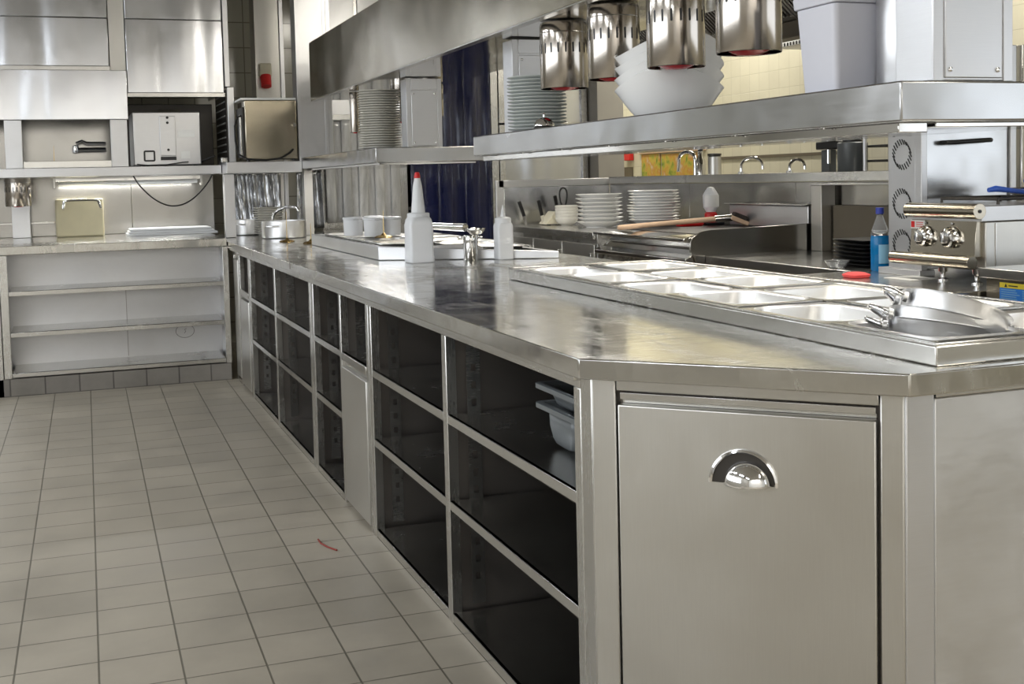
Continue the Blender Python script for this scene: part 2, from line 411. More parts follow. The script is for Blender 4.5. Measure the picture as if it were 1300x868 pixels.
part('door_lip', MB().box(.060, .554, .004, .024, .815, .829, MC).box(.060, .554, .018, .026, .806, .816, MC), 'steel_h', dr, .001)
part('plinth', MB().box(.054, .560, .0, .03, 0, .027, MC), 'steel_h', cc)
# half-moon recessed pull
HX, HZ = .311, .668
Mh = MC @ Matrix.Translation((HX, -.006, HZ)) @ Matrix.Rotation(PI / 2, 4, 'X')      # lathe axis -> out of the face
ringm = MB().lathe([(.060, -.002), (.060, .004), (.063, .007), (.067, .005), (.069, -.002)], seg=40, mat=Mh, a0=0, a1=PI)
pl = part('pull_rim', ringm, 'chrome', dr, 0, label='bright rim of the half-moon pull')
part('pull_recess', MB().lathe([(.060, .0005), (.040, .0008), (0, .0008)], seg=40, mat=Mh, a0=0, a1=PI), 'dark_metal', pl, 0)
Md = MC @ Matrix.Translation((HX + .008, -.007, HZ)) @ Matrix.Rotation(PI / 2, 4, 'X')
dome = MB().lathe([(.046 * math.cos(t), .034 * math.sin(t)) for t in [k * PI / 24 for k in range(13)]], seg=40, mat=Md, a0=0, a1=PI)
part('pull_dome', dome, 'chrome', dr, 0, label='polished half dome of the pull', solid=.0015)
# end face
part('post', MB().box(1.388, 1.452, 1.725, 1.755, 0, ZT), 'steel_soft', cc, .003)
part('end_panel', MB().box(1.455, 2.12, 1.729, 1.753, .01, .843), 'steel_scratch', cc, .003, label='scratched satin end panel')
part('top_rail', MB().box(1.454, 2.12, 1.722, 1.753, .845, ZT), 'steel_h', cc)

# ------------------------------------------------------------------ worktops
NW = (1.485, 2.055, 1.765, 3.935)          # opening of the near well
outer = [(.93, 2.142), (1.368, 1.689), (2.18, 1.689), (2.18, 9.0), (.932, 9.0), (.932, 7.80)]
farpoly = [(1.31, 5.29), (2.03, 4.86), (2.06, 6.9), (1.31, 6.9)]
def inset(poly, d):
    c = Vector((sum(p[0] for p in poly) / len(poly), sum(p[1] for p in poly) / len(poly)))
    out = []; n = len(poly)
    for i in range(n):
        a, b, c_ = Vector(poly[i - 1]), Vector(poly[i]), Vector(poly[(i + 1) % n])
        n1 = Vector((-(b - a).y, (b - a).x)).normalized(); n2 = Vector((-(c_ - b).y, (c_ - b).x)).normalized()
        bis = (n1 + n2).normalized(); out.append(tuple(b + bis * d / max(.3, bis.dot(n1))))
    return out
hole1 = [(NW[0], NW[2]), (NW[1], NW[2]), (NW[1], NW[3]), (NW[0], NW[3])]
hole2 = inset(farpoly, .03)
wt = thing('island_worktop', 'long polished steel island worktop with smeared surface and angled corner', 'worktop', (1.5, 5.0, .86))
part('worktop_sheet', MB().prism(outer, ZT + .0005, .90, [hole1, hole2]), 'top', wt, .003, seg=3)
ed = MB()
# upper lip line under the edge
ed.box(.944, .96, 2.2, 7.79, .845, ZT)
part('drip_edge', ed, 'steel_h', wt, .001)
# worktop joint groove
part('joint_seam', MB().box(.929, 1.30, 5.452, 5.455, .868, .9006), 'steel_dull', wt, 0)

def well_frame(poly, z0, z1, rim=.035):
    inn = inset(poly, rim); inn2 = inset(poly, rim * .35)
    m = MB().prism(poly, z0, z1, [inset(poly, .012)])
    return m
nfp = [(1.457, 1.727), (2.085, 1.727), (2.085, 3.965), (1.457, 3.965)]
nf = thing('well_frame', 'low raised steel frame around the near rows of food pans', 'serving well', (1.77, 2.85, .9))
part('rim', MB().prism(nfp, .9005, .938, [inset(nfp, .028)]), 'steel_h', nf, .003)
part('rim_bead', MB().prism(nfp, .938, .943, [inset(nfp, .009)]), 'steel_h', nf, .0015)
ybd = [3.935, 3.575, 3.205, 2.835, 2.465, 2.10, 1.765]
for i, y in enumerate(ybd[1:-1]):
    part('cross_bar', MB().box(1.485, 2.057, y - .009, y + .009, .918, .9335), 'steel_h', nf, .002)
part('centre_bar', MB().box(1.742, 1.758, 1.757, 3.937, .905, .918), 'steel_h', nf, .002)
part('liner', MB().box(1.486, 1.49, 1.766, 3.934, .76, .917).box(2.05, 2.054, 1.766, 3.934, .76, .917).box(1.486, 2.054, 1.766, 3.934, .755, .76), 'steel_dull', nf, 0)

def pan_obj(x0, x1, y0, y1, z, depth, label, group):
    cx, cy = (x0 + x1) / 2, (y0 + y1) / 2
    t = thing('food_pan', label, 'food pan', (cx, cy, z - depth), group)
    rr = [rrect(x0, x1, y0, y1, z - .004, .012), rrect(x0, x1, y0, y1, z, .012), rrect(x0 + .012, x1 - .012, y0 + .012, y1 - .012, z + .001, .055),
          rrect(x0 + .018, x1 - .018, y0 + .018, y1 - .018, z - .005, .058),
          rrect(x0 + .026, x1 - .026, y0 + .026, y1 - .026, z - depth + .03, .060),
          rrect(x0 + .034, x1 - .034, y0 + .034, y1 - .034, z - depth + .010, .058),
          rrect(x0 + .052, x1 - .052, y0 + .052, y1 - .052, z - depth + .002, .045)]
    m = MB().rings(rr[2:], cap1=True); part('basin', m, 'steel_pan', t, 0, solid=.001)
    part('flange', MB().rings([rrect(x0 + .012, x1 - .012, y0 + .012, y1 - .012, z - .003, .055)] + rr[:3]), 'steel_h', t, 0)
    return t
ordn = ['farthest', 'second farthest', 'third farthest', 'third nearest', 'second nearest', 'nearest']
for c, (xa, xb, nm) in enumerate(((1.488, 1.747, 'left'), (1.753, 2.052, 'right'))):
    for i in range(6):
        if c == 1 and i == 5: pass
        pan_obj(xa, xb, ybd[i + 1] + .006, ybd[i] - .006, .941 if (i + c) % 2 else .937, .10,
                'empty steel food pan in the near well, %s row, %s from the angled end' % (nm, {0: 'sixth', 1: 'fifth', 2: 'fourth', 3: 'third', 4: 'second', 5: 'first'}[i]),
                'empty food pans in the near serving well')

ff = thing('well_frame', 'tall raised steel frame around the far food pans behind the bottles', 'serving well', (1.68, 5.9, .9))
fm_ = MB().prism(farpoly, .9005, .965, [inset(farpoly, .03)])
for v in fm_.v:
    if v.z > .93: v.z -= .032 * (v.x - 1.31) / .72
part('rim', fm_, 'steel_soft', ff, .004)
part('liner', MB().box(1.345, 1.35, 5.30, 6.87, .84, .93).box(1.345, 2.0, 6.865, 6.87, .84, .93), 'steel_dull', ff, 0)
fy = [6.86, 6.50, 6.14, 5.78, 5.42, 5.08]
for i in range(5):
    for c, (xa, xb, nm) in enumerate(((1.352, 1.662, 'left'), (1.670, 2.02, 'right'))):
        if i == 4 and c == 0: continue
        if i == 4: pan_obj(1.76, 2.0, 5.12, 5.41, .950, .055, 'small steel food pan in the front corner of the far well', 'food pans in the far serving well')
        else: pan_obj(xa, xb, fy[i + 1] + .004, fy[i] - .004, .968 - .016 * c, .07,
                'steel food pan in the far well, %s row, %s from the back wall' % (nm, ['first', 'second', 'third', 'fourth', 'fifth'][i]), 'food pans in the far serving well')
part('deck', MB().prism([(1.345, 5.30), (1.74, 5.06), (1.74, 5.415), (1.345, 5.415)], .945, .952), 'steel_soft', ff, .001)

# ------------------------------------------------------------------ back run
bc = thing('open_cabinet', 'wide open cabinet with three long shelves under the back counter', 'cabinet', (.25, 8.2, .11))
part('carcass', MB().box(-.42, -.405, 7.81, 8.5, .11, .868).box(.925, .935, 7.81, 8.5, .11, .868).box(-.42, .935, 8.2, 8.22, .11, .868), 'steel_soft', bc, .001, label='bright back and side panels')
part('post', MB().box(-.43, -.385, 7.80, 7.83, .11, .868), 'steel_v', bc)
part('post', MB().box(.90, .935, 7.80, 7.83, .11, .868), 'steel_v', bc)
for z, th in ((.645, .028), (.392, .028), (.142, .026)):
    part('shelf', MB().box(-.383, .898, 7.802, 8.2, z - .004, z).box(-.383, .898, 7.802, 7.815, z - th, z), 'steel_h', bc, .0015)
part('back_seam', MB().box(.31, .313, 8.194, 8.2, .15, .64).box(.315, .35, 8.194, 8.2, .32, .323), 'steel_dull', bc, 0)
pts = [(.68 + .06 * math.cos(t), 8.197, .29 + .045 * math.sin(t)) for t in [k * 2 * PI / 24 for k in range(25)]]
part('pen_mark', MB().tube(pts, .0015, 6).tube([(.69, 8.197, .305), (.675, 8.197, .30), (.685, 8.197, .29), (.675, 8.197, .275)], .0015, 6), 'ink', bc, 0)
b0 = thing('open_cabinet', 'steel cabinet end at the far left edge beside the long shelves', 'cabinet', (-1.0, 8.2, .11))
part('carcass', MB().box(-1.5, -.434, 7.84, 8.5, .11, .868), 'steel_v', b0)
part('post', MB().box(-.475, -.434, 7.80, 7.84, .0, .868), 'steel_v', b0)
bt = thing('back_worktop', 'steel worktop running along the back wall', 'worktop', (-.3, 8.4, .87))
part('worktop_sheet', MB().box(-1.5, .929, 7.785, 9.25, .870, .922), 'top', bt, .003)
bs = thing('splashback', 'tall steel splashback lit from under the back shelf', 'splashback', (-.2, 9.27, .92))
part('panel', MB().box(-1.5, .42, 9.262, 9.28, .923, 1.60), 'steel_splash', bs)
part('panel', MB().box(.422, 1.02, 9.262, 9.28, .923, 1.60), 'steel_splash', bs)
part('ledge', MB().box(-1.5, -.12, 9.20, 9.26, 1.015, 1.03), 'steel_h', bs)
bsh = thing('overhead_shelf', 'steel overhead shelf spanning the back counter', 'shelf', (-.2, 8.6, 1.345))
part('board', MB().box(-1.5, .985, 8.4, 9.195, 1.345, 1.404), 'steel_soft', bsh, .002)
part('upright', MB().box(.99, 1.06, 8.32, 8.40, .902, 1.338), 'steel_soft', bsh, label='bright shelf upright at the inner corner')
part('upright', MB().box(-.40, -.28, 9.10, 9.19, .923, 1.344), 'steel_soft', bsh)
lt = thing('strip_light', 'fluorescent strip light fixed below the back shelf', 'light', (.3, 9.0, 1.30))
part('housing', MB().box(-.10, .90, 8.98, 9.08, 1.315, 1.344), 'steel_mirror', lt)
part('tube', MB().cyl((-.08, 9.03, 1.300), (.88, 9.03, 1.300), .013), 'white_pl', lt, 0)
part('bracket', MB().box(-.115, -.10, 8.98, 9.08, 1.27, 1.344), 'steel_h', lt)
part('bracket', MB().box(.90, .915, 8.98, 9.08, 1.27, 1.344), 'steel_h', lt)

# pass frame and hoods above the back shelf
pf = thing('pass_canopy', 'broad blank steel fascia on posts above the left of the back shelf', 'canopy', (0, 8.5, 1.405))
part('fascia', MB().box(-1.2, .385, 8.4, 8.44, 1.722, 2.05).box(-1.2, .385, 8.44, 8.9, 2.00, 2.02), 'steel_hood', pf, .003)
part('post', MB().box(-.39, -.285, 8.41, 8.5, 1.405, 1.721), 'steel_soft', pf)
part('post', MB().box(.268, .375, 8.41, 8.5, 1.405, 1.721), 'steel_soft', pf)
part('lower_rail', MB().box(-.284, .267, 8.42, 8.45, 1.405, 1.45), 'steel_h', pf)
part('back_panel', MB().box(-1.2, .375, 9.1, 9.12, 1.405, 2.02), 'steel_splash', pf)
for (xa, xb, zb, lab) in ((-.41, .278, 2.052, 'steel extractor hood box rising behind the blank fascia'), (.392, 1.030, 1.875, 'steel extractor hood box hanging above the open-backed appliance')):
    h = thing('extractor_hood', lab, 'extractor hood', ((xa + xb) / 2, 8.8, zb), 'extractor hoods over the back run')
    part('upper_panel', MB().box(xa, xb, 8.46, 9.3, 2.405, 2.995), 'steel_hood', h, .003)
    part('lower_panel', MB().box(xa, xb, 8.455, 8.49, zb + .03, 2.40).box(xa, xa + .02, 8.49, 9.3, zb + .03, 2.40).box(xb - .02, xb, 8.49, 9.3, zb + .03, 2.40), 'steel_hood', h, .003)
    part('bottom_lip', MB().box(xa - .006, xb + .006, 8.45, 8.5, zb, zb + .03), 'steel_h', h, .003)
single('hood_post', MB().box(.285, .386, 8.47, 8.55, 2.055, 2.99), 'steel_door', 'tall steel post between the two back hood boxes', 'post', (.33, 8.5, 2.055), 'posts of the back hoods')
single('hood_post', MB().box(1.04, 1.075, 8.47, 8.6, 1.95, 2.99), 'steel_soft', 'slim steel post at the right edge of the back hood boxes', 'post', (1.05, 8.5, 1.95), 'posts of the back hoods')
single('hood_post', MB().box(-.50, -.42, 8.47, 8.55, 2.055, 2.99), 'steel_v', 'steel post at the left edge of the back hood boxes', 'post', (-.46, 8.5, 2.055), 'posts of the back hoods')
# tap and brass spike behind the pass
tp = thing('wall_tap', 'steel pipe tap projecting behind the left pass frame', 'tap', (.2, 9.0, 1.5))
part('spout', MB().tube([(.05, 8.98, 1.585), (.09, 8.98, 1.60), (.12, 8.98, 1.585), (.25, 8.98, 1.583)], .012), 'chrome', tp, 0)
part('spout', MB().tube([(.04, 9.0, 1.535), (.08, 9.0, 1.54), (.25, 9.0, 1.54)], .017), 'chrome', tp, 0)
part('valve', MB().lathe([(0, 0), (.02, 0), (.024, .02), (.02, .05), (0, .055)], (.045, 9.0, 1.52), 16), 'chrome', tp, 0)
part('wall_mount', MB().cyl((.1, 9.0, 1.54), (.1, 9.098, 1.54), .012), 'chrome', tp, 0)

def spike(x, y, z, h, label, rz=0):
    t = thing('ticket_spike', label, 'ticket spike', (x, y, z), 'order ticket spikes')
    part('base', MB().lathe([(0, 0), (.042, 0), (.045, .004), (.036, .009), (.03, .012), (.016, .014), (.006, .024), (0, .026)], (x, y, z), 24,
                            wob=lambda a, r, zz: 1 + (.10 * math.cos(8 * a) if r > .028 else 0)), 'brass', t, 0)
    part('rod', MB().cyl((x, y, z + .02), (x, y, z + h), .0025, 10, .001), 'brass', t, 0)
spike(.07 - .165, 8.52, 1.4045, .15, 'brass order spike standing on the back shelf inside the pass frame')
spike(1.255, 7.42, .9005, .19, 'brass order spike on the island by the big aluminium pot')
spike(1.345, 7.10, .9005, .12, 'brass order spike beside the far well corner')
spike(1.50, 5.93, .9735, .14, 'brass order spike among the cloudy tubs on the far well')

# shelf heat lamps -----------------------------------------------------------
def lamp(x, y, zb, zt, r, label, group, slots=True):
    t = thing('heat_lamp', label, 'heat lamp', (x, y, zb), group)
    H_ = zt - zb
    part('shade', MB().lathe([(r * .985, 0), (r, .002), (r, H_ - .012), (r * .96, H_ - .002), (.0, H_ - .001)], (x, y, zb), 48, ), 'steel_lamp', t, 0, solid=.0015)
    part('band', MB().lathe([(r + .0005, 0), (r + .0015, .0015), (r + .0005, .003)], (x, y, zb + H_ * .83), 48), 'steel_mirror', t, 0)
    if slots:
        s = MB()
        for k in range(20):
            a = 2 * PI * k / 20
            m = Matrix.Translation((x, y, zb + min(.165, H_ * .6))) @ Matrix.Rotation(a, 4, 'Z')
            ring = []
            for xx in (r - .002, r + .0006):
                ring.append([(xx, .0032 * math.cos(q), (.014 if math.sin(q) > 0 else -.014) + .0036 * math.sin(q)) for q in [j * PI / 6 for j in range(12)]])
            s.rings(ring, True, True, m)
        part('vent_slots', s, 'black', t, 0)
    part('bulb', MB().lathe([(0, -.006), (r * .35, -.004), (r * .62, .006), (r * .70, .03), (r * .3, .09), (0, .095)], (x, y, zb), 32), 'redglow', t, 0, label='red bulb face')
    return t
lamp(-.335, 8.62, 1.155, 1.344, .082, 'heat lamp with a red bulb under the back shelf at far left', 'heat lamps')
wh = ['heat lamp over the serving wells, first from the near gantry column', 'heat lamp over the serving wells hanging in front of the big white bowls',
      'heat lamp over the serving wells just left of the big white bowls', 'heat lamp over the serving wells in front of the grey-green plates']
for (y, zb), lb in zip(((2.656, 1.567), (3.047, 1.568), (3.46, 1.569), (3.87, 1.572)), wh):
    lamp(1.65, y, zb, 1.803, .084, lb, 'heat lamps')
lamp(1.62, 7.02, 1.56, 1.803, .03, 'slim chrome heat lamp left of the warm white plates', 'heat lamps', False)
for y, lb in ((6.42, 'chrome heat lamp behind the warm white plates, next to the gantry column'), (6.72, 'chrome heat lamp behind the warm white plates, middle of three'), (7.04, 'chrome heat lamp behind the warm white plates, farthest of three')):
    lamp(1.92, y, 1.62, 1.803, .07, lb, 'heat lamps', True)

# ------------------------------------------------------------------ gantry over the island
g = thing('heated_gantry', 'long steel gantry canopy hanging over the island', 'gantry', (1.77, 5.0, 1.8))
cn = MB().box(1.50, 1.515, 1.6, 7.76, 1.802, 2.178)
part('fascia', cn, 'steel_canopy', g, .003)
part('underside', MB().box(1.517, 2.05, 1.6, 7.76, 1.806, 1.818).box(2.035, 2.05, 1.6, 7.76, 1.818, 2.17).box(1.517, 2.035, 7.745, 7.76, 1.818, 2.17), 'steel_mirror', g, .002)
part('lip', MB().box(1.499, 1.535, 1.6, 7.76, 1.797, 1.803), 'steel_h', g, .0015)
for y in (2.2, 4.4, 6.6):
    part('hanger', MB().cyl((1.78, y, 1.818), (1.78, y, 2.998), .018), 'steel_h', g, 0)
def column(x0, x1, y0, y1, z0, z1, label, plate=True, grp='gantry columns'):
    t = thing('gantry_column', label, 'column', ((x0 + x1) / 2, (y0 + y1) / 2, z0), grp)
    part('shaft', MB().box(x0, x1, y0 + .003, y1, z0, z1), 'steel_soft', t, .003)
    e = .022
    part('corner_strip', MB().box(x0 - .001, x0 + e, y0, y0 + .004, z0, z1), 'steel_soft', t, .001)
    part('corner_strip', MB().box(x1 - e, x1 + .001, y0, y0 + .004, z0, z1), 'steel_soft', t, .001)
    if plate:
        zt = z1 - .06 if z1 < 1.9 else z1 - .1
        p = part('cover_plate', MB().box(x0 + e + .004, x1 - e - .004, y0 - .001, y0 + .005, z0 + .006, zt), 'steel_soft', t, .002, label='screwed cover plate')
        part('cover_plate', MB().box(x0 + e + .004, x1 - e - .004, y0 - .001, y0 + .005, zt + .006, z1), 'steel_soft', t, .001)
        for xx in (x0 + e + .016, x1 - e - .016):
            for zz in (z0 + .022, zt - .018):
                part('screw', MB().lathe([(.005, 0), (.005, .002), (.002, .004), (0, .004)], seg=12, mat=Matrix.Translation((xx, y0 - .001, zz)) @ Matrix.Rotation(PI / 2, 4, 'X')), 'chrome', p, 0)
    return t
column(1.587, 1.780, 1.885, 2.0, 1.431, 1.800, 'gantry column at the near end of the pass shelf, screwed cover plate')
column(1.63, 1.82, 4.33, 4.44, 1.431, 1.800, 'gantry column behind the grey-green plates')
column(1.680, 1.872, 6.065, 6.18, 1.441, 1.800, 'gantry column right of the warm white plates on the far shelf')
cg = column(1.49, 1.70, 8.18, 8.35, 1.419, 2.995, 'full-height steel column rising behind the far end of the canopy', False)
part('edge_angle', MB().box(1.705, 1.735, 8.2, 8.25, 1.419, 2.99), 'steel_soft', cg, .002)

def shelf_thing(label, pieces, under, loc):
    t = thing('pass_shelf', label, 'shelf', loc, 'pass shelves over the island')
    m = MB()
    for p in pieces: m.box(*p)
    part('board', m, 'steel_shelf', t, .004)
    u = MB()
    for p in under: u.box(*p)
    part('underside_channel', u, 'steel_mirror', t, .002)
    return t
ns = shelf_thing('near steel pass shelf carrying the white bowls', [(1.50, 2.0, 1.875, 4.45, 1.352, 1.430)], [(1.53, 1.60, 1.92, 4.42, 1.332, 1.352), (1.62, 1.97, 1.92, 4.42, 1.342, 1.352)], (1.75, 3.1, 1.34))
for k in range(7):
    y = 2.15 + k * .36
    part('rivet', MB().lathe([(0, -.004), (.006, -.003), (.008, 0)], (1.515, y, 1.352), 12), 'chrome', ns, 0)
t_ = shelf_thing('far steel pass shelf carrying the warm white plates', [(1.50, 2.10, 6.05, 8.60, 1.361, 1.440)], [(1.53, 2.07, 6.1, 8.14, 1.350, 1.361)], (1.8, 7.1, 1.35))
part('corner_board', MB().box(.990, 1.499, 8.14, 8.60, 1.341, 1.418), 'steel_soft', t_, .003)
part('leg', MB().box(1.52, 1.58, 8.2, 8.28, .901, 1.36), 'steel_door', t_, .002)
# ================================================================== TABLEWARE
def plate_prof(r, h, th=.004, foot=.5):
    return [(0, 0), (r * foot, 0), (r * foot, .003), (r * .72, h * .45), (r * .97, h - .002), (r, h), (r * .985, h + .002), (r * .70, h * .45 + th), (r * .45, th + .003), (0, th + .003)]
def stack(n, x, y, z, r, h, pitch, mat, name, label, cat, grp, jitter=.002, foot=.5, seg=40, wob=None, top=None):
    m = MB().lathe(plate_prof(r, h, foot=foot), (x, y, z), seg, wob=wob)
    first = single(name, m, mat, label, cat, (x, y, z), grp, bev=0)
    for k in range(1, n):
        c = first.copy(); COL.objects.link(c)
        c.location = (x + random.uniform(-jitter, jitter), y + random.uniform(-jitter, jitter), z + k * pitch)
        c.rotation_euler.z = random.uniform(0, 6)
        c['label'] = (top or ('topmost ' + label)) if k == n - 1 else label
    first['label'] = 'lowest ' + label.replace('in the', 'of the')
stack(24, 1.64, 6.50, 1.4405, .120, .012, .0137, 'stoneware', 'dinner_plate', 'warm white dinner plate in the tall stack on the far pass shelf', 'plate', 'warm white dinner plates on the far pass shelf', .0012, .62)
stack(16, 1.66, 4.16, 1.4305, .112, .014, .0128, 'greyplate', 'dinner_plate', 'grey-green dinner plate in the stack by the service bell', 'plate', 'grey-green plates on the near pass shelf', .0015, .62)
stack(8, 3.13, 6.82, .9405, .145, .038, .0245, 'porcelain', 'square_plate', 'white deep plate in the stack at the end of the far bench', 'plate', 'white deep plates on the far bench', .004,
      .6, 64, lambda a, r, z: 1 + (.05 * abs(math.cos(2 * a)) if r > .1 else 0))
stack(11, 3.16, 6.13, .9755, .150, .032, .0165, 'porcelain', 'wavy_plate', 'wavy-rimmed white plate in the stack on the griddle end', 'plate', 'wavy white plates by the griddle', .005,
      .66, 72, lambda a, r, z: 1 + (.035 * math.cos(6 * a) if r > .11 else 0))
stack(12, 1.33, 8.62, .9005, .110, .013, .0165, 'stoneware', 'soup_plate', 'cream plate in the stack behind the aluminium pot', 'plate', 'cream plates by the inner corner', .001, .7)
def bowl_prof(r, h, foot, n=14):
    o = [(0, 0), (foot, 0), (foot + .002, .005)]
    for k in range(n + 1):
        t = k / n; o.append((foot + (r - foot) * math.sin(t * PI / 2) ** .9, .006 + (h - .006) * (1 - math.cos(t * PI / 2)) ** .85 if t else .006))
    for k in range(n, -1, -1):
        t = k / n; o.append((max(0.0, foot - .006 + (r - foot) * math.sin(t * PI / 2) ** .9), .013 + (h - .011) * (1 - math.cos(t * PI / 2)) ** .85))
    return o + [(0, .013)]
# five small bowls beyond the plates
for k in range(5):
    m = MB().lathe(bowl_prof(.078, .052, .038), (3.10, 7.28, .9405 + k * .020), 40)
    single('small_bowl', m, 'stoneware', 'small cream bowl in the short stack beside the cord loop' if 0 < k < 4 else ('topmost' if k == 4 else 'lowest') + ' small cream bowl of the short stack beside the cord loop', 'bowl', (3.10, 7.28, .9405 + k * .020), 'small cream bowls on the far bench', bev=0)
# four big swooping bowls
def big_bowl(k, x, y, z, rz, label):
    m = MB(); r, h, foot = .168, .120, .078; prof = [(0, 0), (foot, 0)] + [(foot + (r - foot) * (k / 18) ** .5, .002 + (h - .002) * (k / 18)) for k in range(1, 19)] + [(foot - .005 + (r - foot) * (k / 18) ** .5, .008 + (h - .006) * (k / 18)) for k in range(18, -1, -1)] + [(0, .008)]
    mt = Matrix.Translation((x, y, z)) @ Matrix.Rotation(rz, 4, 'Z')
    n0 = len(m.v); m.lathe(prof, seg=64)
    for v in m.v:
        rr_ = math.hypot(v.x, v.y); a = math.atan2(v.y, v.x); t = max(0, (v.z - .02) / h)
        v.z += t * t * .042 * math.cos(2 * a); v.x *= 1 + .06 * t
    m.v = [mt @ v for v in m.v]
    single('serving_bowl', m, 'porcelain', label, 'bowl', (x, y, z), 'big white serving bowls on the near pass shelf', bev=0)
bl = ['lowest big white serving bowl resting on the near pass shelf', 'second big white serving bowl up from the near pass shelf', 'third big white serving bowl up from the near pass shelf', 'topmost big white serving bowl in the shelf stack']
for k in range(4): big_bowl(k, 1.745, 3.27, 1.4305 + k * .034, math.radians(62 + 6 * k), bl[k])

bell = thing('service_bell', 'small chrome service bell in front of the grey-green plates', 'bell', (1.565, 3.86, 1.4305))
part('base', MB().lathe([(0, 0), (.036, 0), (.037, .006), (.03, .009), (0, .010)], (1.565, 3.86, 1.4305), 28), 'dark_metal', bell, 0)
part('dome', MB().lathe([(.036, .011), (.035, .018), (.028, .032), (.014, .041), (0, .043)], (1.565, 3.86, 1.4305), 28), 'chrome', bell, 0)
part('button', MB().lathe([(0, .041), (.003, .042), (.003, .051), (.006, .053), (.005, .057), (0, .058)], (1.565, 3.86, 1.4305), 14), 'chrome', bell, 0)

# white lidded tub and steel canister on the near shelf
def tub(x, y, z, label):
    t = thing('plastic_tub', label, 'tub', (x, y, z))
    part('body', MB().rings([rrect(x - .055, x + .055, y - .062, y + .062, z, .014), rrect(x - .066, x + .066, y - .074, y + .074, z + .19, .014)], True, True), 'white_box', t, .002)
    part('lid', MB().rings([rrect(x - .071, x + .071, y - .079, y + .079, z + .191, .014), rrect(x - .073, x + .073, y - .081, y + .081, z + .215, .014), rrect(x - .06, x + .06, y - .07, y + .07, z + .222, .014)], True, True), 'white_box', t, .002)
    part('lid_tab', MB().box(x - .02, x + .02, y - .092, y - .079, z + .198, z + .212), 'white_pl', t, .003)
tub(1.615, 2.225, 1.4305, 'white lidded plastic tub beside the near gantry column')
cn_ = thing('steel_canister', 'tall steel canister between the white tub and the gantry column', 'canister', (1.73, 2.105, 1.4305))
part('body', MB().lathe([(0, 0), (.073, 0), (.075, .003), (.075, .25), (.073, .253), (0, .253)], (1.70, 2.085, 1.4305), 48), 'steel_soft', cn_, 0)
part('lid', MB().lathe([(0, .254), (.077, .254), (.078, .262), (.06, .272), (0, .276)], (1.70, 2.085, 1.4305), 48), 'steel_soft', cn_, 0)

# ------------------------------------------------------------------ island clutter
jb = thing('squeeze_jug', 'tall cloudy square bottle with a cone nozzle and red tip', 'bottle', (1.437, 5.05, .9005))
def sqr(x, y, h, z, r): return rrect(x - h, x + h, y - h, y + h, z, r)
x, y, z = 1.437, 5.05, .9005
part('body', MB().rings([sqr(x, y, .052, z, .012), sqr(x, y, .056, z + .004, .014), sqr(x, y, .056, z + .025, .014), sqr(x, y, .054, z + .032, .014), sqr(x, y, .054, z + .165, .014), sqr(x, y, .050, z + .190, .02), sqr(x, y, .046, z + .200, .03)], True, True), 'cloudy', jb, 0)
part('collar', MB().lathe([(0, .2005), (.050, .2005), (.050, .216), (.046, .219), (0, .219)], (x, y, z), 32, wob=lambda a, r, zz: 1 + .012 * math.cos(20 * a)), 'cloudy', jb, 0)
part('nozzle', MB().lathe([(0, .2195), (.031, .2195), (.030, .235), (.020, .340), (.013, .372), (0, .372)], (x, y, z), 32), 'cloudy', jb, 0)
part('tip', MB().lathe([(0, .3725), (.014, .3725), (.013, .386), (.009, .398), (0, .399)], (x, y, z), 24), 'red', jb, 0, label='red tip')
sb = thing('squeeze_bottle', 'short cloudy squeeze bottle with a thin nozzle beside the steel shaker', 'bottle', (1.81, 4.98, .9005))
x, y = 1.81, 4.98
part('body', MB().rings([sqr(x, y, .034, z, .01), sqr(x, y, .037, z + .004, .012), sqr(x, y, .037, z + .150, .012), sqr(x, y, .034, z + .163, .016)], True, True), 'cloudy', sb, 0)
part('cap', MB().lathe([(0, .1635), (.037, .1635), (.037, .183), (.030, .188), (.012, .192), (.009, .205), (.003, .242), (0, .243)], (x, y, z), 28), 'cloudy', sb, 0)
sk = thing('steel_shaker', 'small steel shaker between the two cloudy bottles', 'shaker', (1.668, 5.06, .9005))
x, y = 1.668, 5.02
part('body', MB().lathe([(0, 0), (.031, 0), (.033, .003), (.033, .088), (0, .089)], (x, y, z), 36), 'steel_mirror', sk, 0)
part('lid', MB().lathe([(0, .0895), (.0345, .0895), (.0345, .108), (.032, .113), (0, .115)], (x, y, z), 36), 'steel_mirror', sk, 0)
tubs = [(1.425, 6.30, 'left'), (1.495, 6.12, 'middle'), (1.60, 6.16, 'right'), (1.555, 6.36, 'rear')]
for tx, ty, w in tubs:
    zz = .9745
    t = thing('cloudy_tub', 'cloudy plastic tub on the far well, %s one of the four' % w, 'tub', (tx, ty, zz), 'cloudy tubs on the far well')
    part('body', MB().lathe([(0, 0), (.048, 0), (.050, .003), (.053, .085), (.0, .086)], (tx, ty, zz), 32), 'cloudy', t, 0)
    part('lid', MB().lathe([(0, .0865), (.056, .0865), (.057, .096), (.05, .100), (0, .101)], (tx, ty, zz), 32), 'cloudy', t, 0)
    part('lid_tab', MB().box(tx - .012, tx + .012, ty - .068, ty - .056, zz + .088, zz + .094), 'cloudy', t, .001)
